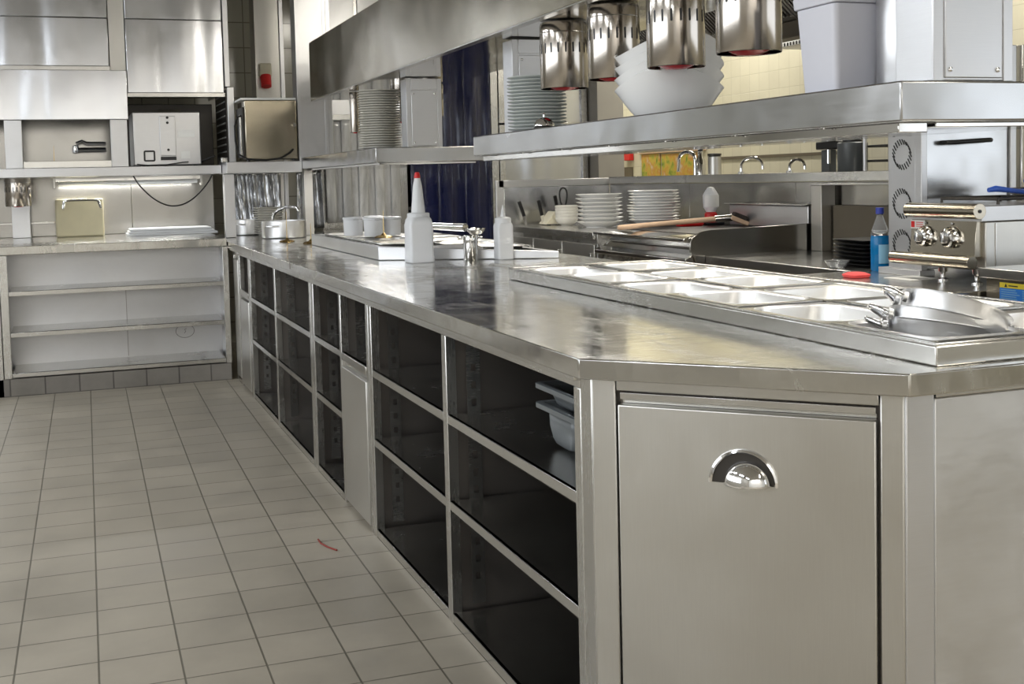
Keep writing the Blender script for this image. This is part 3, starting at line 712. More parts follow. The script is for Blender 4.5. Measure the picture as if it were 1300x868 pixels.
# scoop resting on the far well
sc = thing('steel_scoop', 'polished steel scoop with a round bar handle lying on the far well', 'scoop', (1.86, 5.75, .975))
part('handle', MB().tube([(1.74, 6.08, 1.02), (1.82, 5.95, 1.018), (1.90, 5.80, 1.015)], [.016, .020, .022], 16), 'chrome', sc, 0)
part('bowl', MB().lathe([(.002, .0), (.028, .004), (.044, .020), (.048, .034)], (1.93, 5.72, .978), 28), 'steel_mirror', sc, 0, solid=.002)
for k in range(5):
    part('chain_link', MB().lathe([(.010, -.003), (.013, 0), (.010, .003), (.007, 0), (.010, -.003)], (1.80 + k * .024, 5.60 - k * .012, .977 + .002 * (k % 2)), 14), 'chrome', sc, 0)

def pot(x, y, z, r, h, label, name='cooking_pot', mat='alu'):
    t = thing(name, label, 'pot', (x, y, z), 'aluminium pots by the inner corner')
    part('body', MB().lathe([(0, 0), (r - .012, 0), (r - .003, .006), (r, .016), (r, h), (r - .004, h + .001), (r - .004, .014), (r - .016, .006), (0, .005)], (x, y, z), 56), mat, t, 0)
    for s in (1, -1):
        a = PI * (1.28 if s == 1 else .28); ca, sa = math.cos(a), math.sin(a)
        c = Vector((x + r * ca, y + r * sa, z + h * .72)); tg = Vector((-sa, ca, 0)); o = Vector((ca, sa, 0))
        pts = [c - tg * .045, c - tg * .04 + o * .018, c - tg * .02 + o * .034, c + tg * .02 + o * .034, c + tg * .04 + o * .018, c + tg * .045]
        part('handle', MB().tube(pts, .006), 'alu', t, 0)
    return t
pot(1.335, 8.0, .9005, .148, .115, 'wide aluminium pot under the curved tap on the island')
pot(1.20, 8.72, .9005, .125, .11, 'smaller aluminium pot in the inner corner')
tap = thing('swan_neck_tap', 'curved chrome tap arching over the wide aluminium pot', 'tap', (1.40, 8.30, .9005))
tp_pts = [(1.30, 8.25, .902), (1.30, 8.25, 1.02)] + [(1.30 + .10 * (1 - math.cos(t)), 8.25 - .12 * (1 - math.cos(t)), 1.02 + .085 * math.sin(t)) for t in [k * PI / 14 for k in range(1, 10)]]
part('spout', MB().tube(tp_pts, .011, 14), 'chrome', tap, 0)
part('base', MB().lathe([(0, 0), (.024, 0), (.024, .02), (.014, .03), (0, .03)], (1.30, 8.25, .9008), 20), 'chrome', tap, 0)
part('nozzle', MB().cyl(tp_pts[-1], Vector(tp_pts[-1]) + Vector((.01, -.01, -.02)), .013), 'chrome', tap, 0)

# ------------------------------------------------------------------ three dented aluminium pans over the nearest wells
def saute(label, M4, r=.116, h=.052):
    t = thing('saute_pan', label, 'pan', M4.translation, 'aluminium pans left in the near well')
    n = Matrix.Translation(M4.translation)
    part('body', MB().lathe([(0, 0), (r - .014, 0), (r - .005, .004), (r - .001, .012), (r + .003, h - .004), (r + .006, h), (r, h + .001), (r - .004, .012), (r - .018, .004), (0, .004)], seg=64, mat=M4), 'alu', t, 0)
    for s in (0, 1):
        rot = M4 @ Matrix.Rotation(PI * s, 4, 'Z')
        hp = [(r, -.034, h * .62), (r + .012, -.034, h * .64), (r + .030, -.026, h * .76), (r + .042, -.010, h * .82), (r + .042, .010, h * .82), (r + .030, .026, h * .76), (r + .012, .034, h * .64), (r, .034, h * .62)]
        m = MB().tube([rot @ Vector(p) for p in hp], .0058, 12)
        hd = part('handle', m, 'chrome', t, 0, label='bright loop handle')
        for yy in (-.034, .034):
            p = rot @ Vector((r + .002, yy, h * .62)); q = rot @ Vector((r + .010, yy, h * .62))
            part('rivet', MB().cyl(p, q, .011, 14), 'alu', hd, 0)
    return t
RX = lambda d: Matrix.Rotation(math.radians(d), 4, 'X'); RY = lambda d: Matrix.Rotation(math.radians(d), 4, 'Y'); RZ = lambda d: Matrix.Rotation(math.radians(d), 4, 'Z')
VW = -31   # direction in which the handles lie, about square to the line of sight
def tilt(x, y, z, roll, pitch, spin=0):
    return Matrix.Translation((x, y, z)) @ RZ(VW) @ RY(roll) @ RX(pitch) @ RZ(spin)
saute('lowest dented aluminium pan sunk in the near well', tilt(1.645, 1.94, .890, 9, -9, -6), .107)
saute('middle aluminium pan tilted in the near well stack', tilt(1.645, 1.938, .906, 13, -12, 0), .106)
saute('topmost aluminium pan tipped across the near well stack', tilt(1.664, 1.932, .930, 18, -15, 3), .105)

# ------------------------------------------------------------------ grey trays in the nearest cabinet
for k, (dz, lab) in enumerate(((0, 'lower grey plastic cutlery tray on the top shelf of the nearest cabinet'), (.048, 'upper grey plastic cutlery tray nested on the other in the nearest cabinet'))):
    z0 = .6025 + dz
    t = thing('cutlery_tray', lab, 'tray', (1.17, 2.52, z0), 'grey trays in the nearest cabinet')
    x0, x1, y0, y1 = 1.05, 1.36, 2.30, 2.70
    zt = z0 + .095
    part('flange', MB().prism([p[:2] for p in rrect(x0, x1, y0, y1, 0, .02)], zt, zt + .012, [[(x0 + .02, y0 + .02), (x1 - .02, y0 + .02), (x1 - .02, y1 - .02), (x0 + .02, y1 - .02)]]), 'grey_pl', t, .004)
    for j, (ya, yb) in enumerate(((2.325, 2.495), (2.505, 2.675))):
        ya += .008 * k; yb -= .008 * k; ins = .024 + .008 * k
        cxx, cyy = (x0 + x1) / 2, (ya + yb) / 2; hw, hl = (x1 - x0) / 2 - ins, (yb - ya) / 2
        rr = []
        for tt in (0, .5, .8, .93, 1):
            sh_ = math.sqrt(max(0, 1 - tt ** 3)) * .55 + .45 if tt < 1 else .40
            rr.append(rrect(cxx - hw * (.8 + .2 * sh_), cxx + hw * (.8 + .2 * sh_), cyy - hl * sh_, cyy + hl * sh_, zt + .004 - (.094 if k == 0 else .046) * tt, .02))
        part('cup', MB().rings(rr, False, True), 'grey_pl', t, 0, solid=.002)

# ================================================================== BACK-SHELF APPLIANCES
mw = thing('microwave_back', 'small appliance seen from its silvery back with a raised central plate', 'appliance', (.63, 8.7, 1.405))
part('case', MB().box(.412, .86, 8.46, 8.95, 1.41, 1.775), 'steel_soft', mw, .008)
part('rear_plate', MB().box(.588, .692, 8.444, 8.459, 1.475, 1.745), 'steel_soft', mw, .003, label='raised central plate')
for zz in (1.70, 1.735, 1.515):
    part('screw', MB().lathe([(.009, 0), (.009, .003), (0, .004)], seg=14, mat=Matrix.Translation((.64, 8.443, zz)) @ Matrix.Rotation(PI / 2, 4, 'X')), 'black', mw, 0)
part('black_vent_strip', MB().box(.588, .692, 8.446, 8.459, 1.445, 1.468), 'black', mw, .001)  # black strip below the raised plate
sock = MB().prism([p[:2] for p in rrect(-.038, .038, -.038, .038, 0, .012)], 0, .006, [[(-.027, -.027), (.027, -.027), (.027, .027), (-.027, .027)]], Matrix.Translation((.515, 8.459, 1.475)) @ Matrix.Rotation(PI / 2, 4, 'X'))
part('cable_inlet', sock, 'black', mw, .001)
part('rating_label', MB().box(.71, .82, 8.456, 8.4595, 1.60, 1.65), 'paper', mw, 0)
part('rating_label', MB().box(.725, .785, 8.456, 8.4595, 1.455, 1.505), 'paper', mw, 0)
part('foot', MB().box(.43, .46, 8.5, 8.53, 1.4045, 1.41), 'black', mw, 0); part('foot', MB().box(.81, .84, 8.5, 8.53, 1.4045, 1.41), 'black', mw, 0)
part('power_cord', MB().tube([(.77, 8.455, 1.43), (.73, 8.43, 1.428), (.62, 8.42, 1.412), (.50, 8.43, 1.41), (.43, 8.44, 1.42)], .004), 'rubber', mw, 0)
part('power_cord', MB().tube([(.86, 8.5, 1.43), (.90, 8.45, 1.45), (.93, 8.43, 1.462), (.95, 8.43, 1.47)], .006), 'rubber', mw, 0)
dh = thing('dark_vent_box', 'dark vented housing between the hood box and the small appliance', 'vent', (.7, 9.0, 1.7))
part('housing', MB().box(.40, 1.0, 8.96, 9.2, 1.405, 1.86), 'dark_metal', dh, .004)
part('louvre_plate', MB().box(.62, .78, 8.952, 8.96, 1.80, 1.825), 'brown', dh, .001)
single('hanging_cable', MB().tube([(.40 + .52 * t, 8.385, 1.34 - .21 * math.sin(PI * t) ** .8) for t in [k / 24 for k in range(25)]], .005), 'rubber',
       'black cable looping down below the back shelf', 'cable', (.66, 8.385, 1.13), bev=0)
pb = thing('perforated_rack', 'upright steel rack with a punched side panel beside the appliance', 'rack', (1.03, 8.7, 1.405))
part('side_panel', MB().box(1.041, 1.048, 8.47, 9.1, 1.4185, 1.93), 'dark_metal', pb, .001, label='dark side panel with punched holes')
hm = MB()
for r0 in range(9):
    for c0 in range(10):
        m4 = Matrix.Translation((1.0405, 8.54 + c0 * .055, 1.50 + r0 * .05)) @ Matrix.Rotation(-PI / 2, 4, 'Y')
        hm.lathe([(.006, 0), (.006, .0012), (0, .0012)], seg=8, mat=m4)
part('punched_holes', hm, 'paper', pb, 0)
part('front_panel', MB().box(1.05, 1.096, 8.455, 8.48, 1.4185, 1.945), 'steel_soft', pb, .003)
part('wedge_foot', MB().box(.99, 1.04, 8.45, 8.6, 1.4185, 1.46), 'steel_v', pb, .008)
ts = thing('steel_toaster', 'boxy steel toaster with a dark vented end by the tall column', 'toaster', (1.30, 8.3, 1.419))
part('case', MB().box(1.125, 1.475, 8.165, 8.50, 1.432, 1.835), 'steel_canopy', ts, .006)
part('vented_end', MB().box(1.112, 1.124, 8.19, 8.48, 1.45, 1.79), 'dark_metal', ts, .003)
part('end_bracket', MB().box(1.098, 1.111, 8.22, 8.26, 1.46, 1.74), 'steel_h', ts, .003)
part('top_plate', MB().box(1.10, 1.475, 8.16, 8.505, 1.836, 1.850), 'paper', ts, .003)
part('knob', MB().cyl((1.455, 8.163, 1.665), (1.455, 8.145, 1.665), .014), 'chrome', ts, 0)
for xx, yy in ((1.14, 8.18), (1.45, 8.18)): part('foot', MB().cyl((xx, yy, 1.4185), (xx, yy, 1.432), .012), 'black', ts, 0)
part('power_cord', MB().tube([(1.105, 8.20, 1.73), (1.08, 8.17, 1.72), (1.055, 8.15, 1.66), (1.055, 8.145, 1.56), (1.07, 8.14, 1.47), (1.13, 8.13, 1.437), (1.25, 8.125, 1.425), (1.36, 8.13, 1.44), (1.42, 8.14, 1.475), (1.445, 8.155, 1.50)], .006, 10), 'rubber', ts, 0)

bx = thing('insulated_box', 'beige insulated food box with a chrome bar handle on the back counter', 'food box', (.05, 8.95, .9225))
part('body', MB().box(-.11, .215, 8.98, 9.19, .9225, 1.19), 'beige', bx, .012)
part('handle', MB().tube([(-.055, 8.975, 1.12), (-.055, 8.94, 1.13), (-.05, 8.93, 1.175), (-.02, 8.93, 1.183), (.15, 8.93, 1.183), (.18, 8.93, 1.175), (.195, 8.94, 1.13), (.195, 8.975, 1.12)], .010), 'chrome', bx, 0)
for k in range(3):
    single('cutting_board', MB().rings([rrect(.36 + .01 * k, .98 - .02 * k, 8.70 + .01 * k, 9.05, .9226 + k * .0155, .02), rrect(.36 + .01 * k, .98 - .02 * k, 8.70 + .01 * k, 9.05, .9370 + k * .0155, .02)], True, True), 'white_pl',
           '%s white cutting board of the pile on the back counter' % ['lowest', 'middle', 'topmost'][k], 'cutting board', (.66, 8.88, .9226 + k * .0155), 'white cutting boards on the back counter', bev=.003)

def wavy_sheet(x0, x1, y, z0, z1, amp, fr, nx=60, nz=14, seed=0):
    rnd = random.Random(seed); ph = [rnd.uniform(0, 6) for _ in range(6)]
    vs, fs = [], []
    for j in range(nz + 1):
        for i in range(nx + 1):
            u, w = i / nx, j / nz
            d = amp * (math.sin(fr * u * 2 * PI + ph[0] + 1.3 * math.sin(3 * w + ph[1])) + .6 * math.sin(2.3 * fr * u * 2 * PI + ph[2] + 4 * w) + .3 * math.sin(9 * w + 5 * u + ph[3]))
            vs.append((x0 + (x1 - x0) * u, y + d, z0 + (z1 - z0) * w))
    for j in range(nz):
        for i in range(nx):
            a = j * (nx + 1) + i; fs.append((a, a + 1, a + nx + 2, a + nx + 1))
    return MB().add(vs, fs)
single('foil_sheet', wavy_sheet(1.07, 1.50, 9.05, .92, 1.36, .014, 5, seed=3), 'film', 'crinkled silver sheet hanging behind the pots in the inner corner', 'sheet', (1.3, 9.05, .92), bev=0, solid=.002)
single('foil_sheet', wavy_sheet(1.60, 1.80, 8.95, .92, 1.36, .016, 3, seed=5), 'film', 'crinkled silver sheet hanging right of the curved tap', 'sheet', (1.7, 8.95, .92), bev=0, solid=.002)

# strip curtains
def curtain(x0, x1, n, y, z0, z1, mat, label, grp, name):
    t = thing(name, label, 'curtain', ((x0 + x1) / 2, y, z1))
    part('rail', MB().box(x0 - .02, x1 + .02, y - .015, y + .015, z1 - .005, z1 + .04), 'steel_h', t)
    w = (x1 - x0) / n
    for k in range(n):
        a = x0 + k * w - .006; b = a + w + .012; yy = y + (.010 if k % 2 else -.010); rnd = random.Random(k)
        vs, fs = [], []; NX, NZ = 8, 16; ph = rnd.uniform(0, 6)
        for j in range(NZ + 1):
            for i in range(NX + 1):
                u, q = i / NX, j / NZ
                vs.append((a + (b - a) * u, yy + .006 * math.sin(PI * u) * (1 if k % 2 else -1) + .006 * math.sin(5 * q + ph), z0 + (z1 - z0) * q))
        for j in range(NZ):
            for i in range(NX):
                c = j * (NX + 1) + i; fs.append((c, c + 1, c + NX + 2, c + NX + 1))
        part('strip', MB().add(vs, fs), mat, t, 0, solid=.002)
curtain(2.54, 3.22, 6, 9.10, .03, 2.40, 'bluestrip', 'blue plastic strip curtain hanging in the dark store doorway', None, 'strip_curtain')
curtain(1.86, 2.44, 9, 9.10, .95, 1.75, 'clearstrip', 'milky white strip curtain behind the island left of the doorway', None, 'strip_curtain')
st = thing('store_rack', 'dim storage rack inside the dark store room', 'rack', (2.88, 10.6, 0))
for zz in (.5, 1.0, 1.5, 1.95): part('shelf', MB().box(2.56, 3.2, 10.3, 10.9, zz, zz + .03), 'steel_h', st)
for xx in (2.56, 3.17):
    for yy in (10.3, 10.87): part('post', MB().box(xx, xx + .03, yy, yy + .03, 0, 2.2), 'steel_h', st)
# panels and pillars of the far wall
hp = thing('steel_cupboard', 'tall steel cupboard standing behind the far pass shelf', 'cupboard', (2.1, 9.3, 0))
part('body', MB().box(1.83, 2.44, 9.14, 9.65, 0, 2.98), 'steel_v', hp, .004)
part('door', MB().box(1.85, 2.12, 9.122, 9.139, 1.78, 2.95), 'steel_soft', hp, .003)
part('door', MB().box(2.15, 2.42, 9.122, 9.139, 1.78, 2.95), 'steel_soft', hp, .003)
cw = thing('wall_cladding', 'framed steel cladding panel on the wall right of the doorway', 'panel', (3.7, 9.18, 0))
part('sheet', MB().box(3.31, 4.10, 9.17, 9.199, 0, 2.45), 'steel_hood', cw, .002)
part('frame_bar', MB().box(3.31, 4.10, 9.14, 9.17, 1.16, 1.20), 'steel_h', cw); part('frame_bar', MB().box(3.31, 4.10, 9.14, 9.17, 1.70, 1.72), 'steel_h', cw)
part('frame_bar', MB().box(3.31, 3.36, 9.14, 9.17, 0, 2.45), 'steel_v', cw); part('frame_bar', MB().box(4.05, 4.10, 9.14, 9.17, 0, 2.45), 'steel_v', cw)
struct('wall_pillar', MB().box(4.12, 4.36, 8.98, 9.2, 0, 3.0), 'plaster', .004)
ccol = thing('service_column', 'steel service column behind the toaster carrying a red socket', 'column', (1.45, 9.1, 0))
part('shaft', MB().box(1.345, 1.53, 9.08, 9.3, 0, 2.995), 'steel_door', ccol, .003)
part('edge_angle', MB().box(1.53, 1.56, 9.06, 9.1, 0, 2.995), 'steel_soft', ccol, .002)
sk2 = thing('industrial_socket', 'cream wall socket with a red collar on the service column', 'socket', (1.42, 9.05, 1.98))
part('body', MB().box(1.365, 1.455, 9.01, 9.079, 2.07, 2.17), 'cream', sk2, .01)
part('collar', MB().cyl((1.41, 9.03, 2.075), (1.41, 9.0, 1.995), .042, 24, .038), 'red', sk2, 0, label='red collar')

# ================================================================== COOKING LINE (right)
XB = 2.80
def cook_body(name, label, y0, y1, zt, x0=XB, x1=3.58, doors=1):
    t = thing(name, label, 'bench', ((x0 + x1) / 2, (y0 + y1) / 2, 0))
    part('carcass', MB().box(x0 + .03, x1, y0 + .002, y1 - .002, .1, zt - .041), 'steel_v', t)
    part('top', MB().box(x0, x1, y0, y1, zt - .04, zt), 'steel_h', t, .003)
    n = doors; w = (y1 - y0) / n
    for k in range(n):
        d = part('door', MB().box(x0 + .012, x0 + .029, y0 + k * w + .01, y0 + (k + 1) * w - .01, .12, zt - .07), 'steel_door', t, .003)
        part('handle', MB().box(x0 - .004, x0 + .012, y0 + k * w + .03, y0 + k * w + .05, zt - .3, zt - .12), 'steel_h', d, .002)
    for yy in (y0 + .06, y1 - .06):
        for xx in (x0 + .08, x1 - .08): part('leg', MB().cyl((xx, yy, 0), (xx, yy, .1), .02), 'steel_h', t, 0)
    return t
cook_body('work_bench', 'steel bench holding white plates at the far end of the cooking line', 6.20, 7.64, .940, doors=3)
bb = cook_body('work_bench', 'low steel bench under the burner unit', 3.05, 3.93, .860, x0=2.64, x1=3.58, doors=2)
cook_body('work_bench', 'low steel bench with black trays between griddle and burner unit', 3.932, 5.085, .860, x0=2.90, x1=3.58, doors=2)
# griddle
gr = thing('griddle', 'flat-top griddle with a rounded front edge and tall steel side', 'griddle', (3.2, 5.65, 0))
sidep = [(2.86, .05), (3.585, .05), (3.585, 1.0), (2.93, .985), (2.88, .978), (2.835, .955), (2.82, .93), (2.82, .88), (2.845, .85), (2.86, .80)]
MY = lambda y: Matrix(((1, 0, 0, 0), (0, 0, -1, y), (0, 1, 0, 0), (0, 0, 0, 1)))
part('side_panel', MB().prism(sidep, -.012, 0, (), MY(5.09)), 'steel_splash', gr, .002)
part('side_panel', MB().prism([(a, min(b, .968)) for a, b in sidep if b != .978], -.012, 0, (), MY(6.18)), 'steel_door', gr, .002)
nose = [(2.87, .965), (2.835, .960), (2.79, .945), (2.79, .932), (2.835, .925), (2.85, .90), (2.835, .865), (2.80, .845), (2.80, .825), (2.86, .80)]
part('front_edge', MB().prism(nose, 0, -1.07, (), MY(5.107)), 'steel_mirror', gr, .003)
part('carcass', MB().box(2.87, 3.58, 5.103, 6.179, .1, .93), 'steel_v', gr)
part('cooking_plate', MB().box(2.872, 3.50, 5.106, 6.175, .931, .968), 'griddle', gr, .003, label='black seasoned cooking plate')
part('back_guard', MB().box(3.50, 3.585, 5.095, 5.86, .97, 1.085), 'steel_soft', gr, .004)
part('guard_top', MB().box(3.47, 3.595, 5.09, 5.87, 1.086, 1.096), 'steel_h', gr, .003)
for yy in (5.2, 6.05):
    for xx in (2.95, 3.5): part('leg', MB().cyl((xx, yy, 0), (xx, yy, .1), .025), 'steel_h', gr, 0)
# wire brush
br = thing('grill_brush', 'long wooden-handled grill brush lying across the griddle', 'brush', (3.1, 5.75, .975))
p0, p1, p2, p3 = Vector((2.76, 5.78, .982)), Vector((3.31, 5.70, 1.012)), Vector((3.41, 5.686, 1.016)), Vector((3.48, 5.676, 1.008))
part('handle', MB().tube([p0, p0.lerp(p1, .02), p0.lerp(p1, .5), p1], [.011, .014, .014, .015], 14), 'wood', br, 0)
part('ferrule', MB().tube([p1, p2], [.017, .019], 14), 'chrome', br, 0)
part('head', MB().box(-.01, .10, -.022, .022, -.012, .012, Matrix.Translation(p2) @ RZ(-8) @ RY(22)), 'wood', br, .004)
part('bristles', MB().box(.0, .085, -.02, .02, .012, .036, Matrix.Translation(p2) @ RZ(-8) @ RY(22)), 'bristle', br, .004)
# sauce bottle standing on its cap
hb = thing('sauce_bottle', 'upside-down sauce bottle with white label and red cap by the griddle', 'bottle', (3.42, 6.24, .98)); x, y, z = 3.42, 5.93, .985
hb.location = (x, y, z)
part('cap', MB().lathe([(0, 0), (.036, 0), (.036, .05), (.026, .058), (0, .058)], (x, y, z), 28), 'red', hb, 0, label='red cap')
part('body', MB().lathe([(0, .0585), (.026, .0585), (.042, .085), (.045, .12), (.045, .155), (.032, .178), (.018, .198), (0, .202)], (x, y, z), 28), 'cloudy', hb, 0)
part('label_band', MB().lathe([(.0456, .085), (.0465, .09), (.0465, .15), (.0456, .155)], (x, y, z), 28, a0=-PI * .95, a1=-PI * .1), 'paper', hb, 0)
part('stand', MB().box(x - .06, x + .06, y - .05, y + .05, .970, .9845), 'black', hb, .003)
single('red_cloth', MB().rings([rrect(3.20, 3.34, 5.86, 5.96, .9685, .03), rrect(3.195, 3.345, 5.855, 5.965, .985, .03), rrect(3.23, 3.31, 5.88, 5.94, 1.0, .03)], True, True), 'red', 'crumpled red cloth beside the sauce bottle', 'cloth', (3.27, 5.91, .9685), bev=.004)

# splashback + ledge
sp = thing('splashback', 'long steel splashback with a top band behind the cooking line', 'splashback', (3.62, 6.0, .9))
for ya, yb in ((4.0, 5.35), (5.352, 6.5), (6.502, 7.655)):
    part('panel', MB().box(3.60, 3.615, ya, yb, .3, 1.206), 'steel_splash', sp, .002)
part('top_band', MB().box(3.592, 3.62, 3.7, 7.655, 1.208, 1.256), 'steel_h', sp, .002)
part('rear_leg', MB().box(3.6005, 3.63, 3.7, 3.74, 0, 1.207), 'steel_v', sp, .002)
sp = thing('end_screen', 'framed steel screen closing the far end of the cooking line', 'screen', (3.2, 7.67, 0))
part('end_panel', MB().box(2.80, 3.598, 7.665, 7.68, .3, 1.20), 'steel_hood', sp, .002)
part('end_frame', MB().box(2.76, 3.598, 7.661, 7.69, 1.20, 1.25).box(2.74, 2.798, 7.661, 7.69, .0, 1.25), 'steel_soft', sp, .003)
lg = thing('rear_bench', 'steel shelf behind the splashback holding taps and the coffee urn', 'bench', (3.85, 5.6, 0))
part('board', MB().box(3.64, 4.1, 3.6, 7.6, 1.225, 1.248), 'steel_h', lg, .002)
for yy in (3.7, 5.6, 7.5): part('leg', MB().box(4.04, 4.08, yy, yy + .04, 0, 1.225), 'steel_v', lg)
def arc_tap(x, y, w, h, label, thick=.009):
    t = thing('arched_tap', label, 'tap', (x, y, 1.249), 'taps behind the splashback')
    part('spout', MB().tube([(x, y, 1.2485), (x, y, 1.2485 + h * .35)] + [(x, y - w / 2 + w / 2 * math.cos(q), 1.2485 + h * .5 + h * .45 * math.sin(q)) for q in [k * PI / 12 for k in range(13)]] + [(x, y - w, 1.2485 + h * .3)], thick), 'chrome', t, 0)
    part('base', MB().lathe([(0, 0), (.022, 0), (.02, .02), (0, .022)], (x, y, 1.2485), 16), 'chrome', t, 0)
arc_tap(3.85, 6.30, .24, .11, 'low arched chrome tap left of the coffee urn'); arc_tap(3.85, 5.78, .15, .085, 'small arched chrome tap nearest the coffee urn')
mt = thing('mixer_tap', 'tall chrome mixer tap with a dark knob behind the splashback', 'tap', (3.85, 6.95, 1.2485))
part('spout', MB().tube([(3.85, 6.87, 1.2485), (3.85, 6.87, 1.36)] + [(3.85, 6.87 + .11 - .11 * math.cos(q), 1.36 + .05 * math.sin(q)) for q in [k * PI / 10 for k in range(11)]] + [(3.85, 7.10, 1.28)], .012, 12), 'chrome', mt, 0)
part('body', MB().lathe([(0, 0), (.032, 0), (.032, .10), (.02, .12), (.018, .16), (0, .16)], (3.85, 6.80, 1.2485), 20), 'steel_mirror', mt, 0)
part('knob', MB().lathe([(0, .16), (.014, .16), (.024, .185), (.02, .19), (0, .192)], (3.85, 6.80, 1.2485), 16), 'black', mt, 0)
sy = thing('steel_cylinder', 'dull steel soap dispenser beside the tall mixer tap', 'dispenser', (3.85, 6.62, 1.2485))
part('body', MB().lathe([(0, 0), (.042, 0), (.042, .12), (.036, .126), (0, .126)], (3.85, 6.62, 1.2485), 24), 'steel_door', sy, 0)
part('lid', MB().lathe([(0, .1265), (.044, .1265), (.044, .14), (0, .142)], (3.85, 6.62, 1.2485), 24), 'dark_metal', sy, 0)
cu = thing('coffee_urn', 'grey and black coffee urn behind the splashback', 'coffee machine', (3.85, 5.45, 1.2485))
part('tank', MB().lathe([(0, 0), (.075, 0), (.078, .005), (.078, .155), (.07, .16), (0, .16)], (3.85, 5.20, 1.2485), 32), 'grey_pl', cu, 0)
part('lid', MB().lathe([(0, .161), (.05, .161), (.05, .172), (.02, .175), (.018, .19), (0, .19)], (3.85, 5.20, 1.2485), 24), 'black', cu, 0)
part('head', MB().box(3.80, 3.90, 5.27, 5.46, 1.375, 1.42), 'black', cu, .008)
part('column', MB().box(3.83, 3.88, 5.38, 5.45, 1.2485, 1.374), 'grey_pl', cu, .004)
part('spout', MB().cyl((3.80, 5.34, 1.374), (3.80, 5.34, 1.30), .009), 'chrome', cu, 0)
# rack beyond with three chrome posts
rk = thing('wire_rack', 'tall rack with three bright posts seen right of the coffee urn', 'rack', (4.0, 4.7, 1.25))
for yy in (5.03, 4.83, 4.69): part('post', MB().cyl((3.80, yy, 1.2485), (3.80, yy, 2.1), .011), 'steel_soft', rk, 0)
for zz in (1.30, 1.375): part('shelf', MB().box(3.82, 4.08, 4.55, 5.08, zz, zz + .012), 'dark_metal', rk)
part('post', MB().box(4.06, 4.08, 4.55, 4.57, 1.2485, 2.1), 'dark_metal', rk)
# far right-hand wall items
def flat(name, label, cat, x, y0, y1, z0, z1, mat, grp=None):
    return single(name, MB().box(x - .012, x, y0, y1, z0, z1), mat, label, cat, (x, (y0 + y1) / 2, z0), grp, bev=.001)
flat('food_poster', 'narrow orange and green food poster on the far cream wall', 'poster', 5.498, 10.50, 10.90, 1.20, 1.475, 'poster', 'food posters on the far wall')
flat('food_poster', 'wide yellow food poster on the far cream wall beside the mixer tap', 'poster', 5.498, 9.72, 10.46, 1.20, 1.465, 'poster', 'food posters on the far wall')
single('wooden_rail', MB().box(5.47, 5.498, 9.6, 10.95, 1.48, 1.50), 'wood', 'thin wooden rail above the food posters', 'rail', (5.48, 10.3, 1.48))
single('alarm_button', MB().box(5.45, 5.498, 11.10, 11.26, 1.42, 1.50), 'red', 'red alarm button on the far cream wall', 'alarm button', (5.49, 11.18, 1.42), bev=.006)
flat('dark_hatch', 'dark serving hatch low on the far cream wall', 'hatch', 5.498, 11.12, 11.62, 1.05, 1.35, 'brown')
flat('wall_shelf', 'dark wall rail behind the arched taps', 'rail', 5.498, 7.3, 9.5, 1.385, 1.41, 'brown')
vb = thing('air_vent', 'white slotted air vent high on the cream wall', 'vent', (5.3, 7.65, 2.15))
part('housing', MB().box(5.2, 5.498, 7.35, 8.0, 2.22, 2.34), 'white_pl', vb, .004)
vs_ = MB()
for k in range(16): vs_.box(5.195, 5.2, 7.37 + k * .04, 7.385 + k * .04, 2.225, 2.25)
part('slots', vs_, 'black', vb, 0)
# extractor over the cooking line: gutter band and sloping filters
eh = thing('extractor_hood', 'large extractor hood with slatted filters over the cooking line', 'extractor hood', (3.3, 5.0, 2.0))
part('gutter', MB().box(3.56, 3.60, 3.9, 6.0, 1.955, 2.045).box(3.50, 3.60, 3.9, 6.0, 1.95, 1.956), 'brown', eh, .003, label='dark grease gutter')
part('back_wall', MB().box(3.60, 3.62, 3.2, 7.6, 2.046, 2.99), 'steel_v', eh)
part('front_skirt', MB().box(2.62, 2.64, 3.2, 7.6, 2.25, 2.99), 'steel_v', eh)
part('end_skirt', MB().box(2.642, 3.598, 7.58, 7.6, 2.05, 2.99).box(2.642, 3.598, 3.2, 3.22, 2.25, 2.99), 'steel_v', eh)
for k in range(8):
    y0 = 3.95 + k * .445
    fm = Matrix.Translation((3.575, y0, 2.05)) @ RY(-48)
    f_ = part('filter_frame', MB().box(0, .02, 0, .435, 0, .03, fm).box(0, .02, 0, .435, .56, .59, fm).box(0, .02, 0, .02, .03, .56, fm).box(0, .02, .415, .435, .03, .56, fm), 'steel_door', eh, .002)
    sl = MB()
    for j in range(12): sl.box(-.004, .012, .03 + j * .032, .046 + j * .032, .03, .56, fm)
    part('filter_slats', sl, 'steel_h', f_, .001)
    part('filter_back', MB().box(.016, .02, .02, .415, .03, .56, fm), 'black', f_, 0)

# burner unit
bu = thing('burner_unit', 'countertop gas burner unit with two chrome knobs', 'cooker', (3.1, 3.35, .861))
part('body', MB().box(2.895, 3.56, 3.185, 3.535, .915, 1.075), 'steel_door', bu, .003)
part('hob_top', MB().box(2.87, 3.56, 3.178, 3.542, 1.076, 1.13), 'steel_soft', bu, .003)
part('top_roll', MB().cyl((2.862, 3.176, 1.112), (2.862, 3.535, 1.112), .027, 28), 'steel_roll', bu, .001)
part('roll_end', MB().cyl((2.862, 3.173, 1.112), (2.862, 3.1765, 1.112), .006, 12), 'black', bu, 0)
part('lower_roll', MB().cyl((2.842, 3.19, .938), (2.842, 3.60, .938), .023, 28), 'steel_roll', bu, .001)
cpm = MB().prism([(2.86, .955), (2.90, .955), (2.90, 1.09), (2.872, 1.09)], 0, -.33, (), MY(3.20))
cp = part('control_panel', cpm, 'steel_roll', bu, .002)
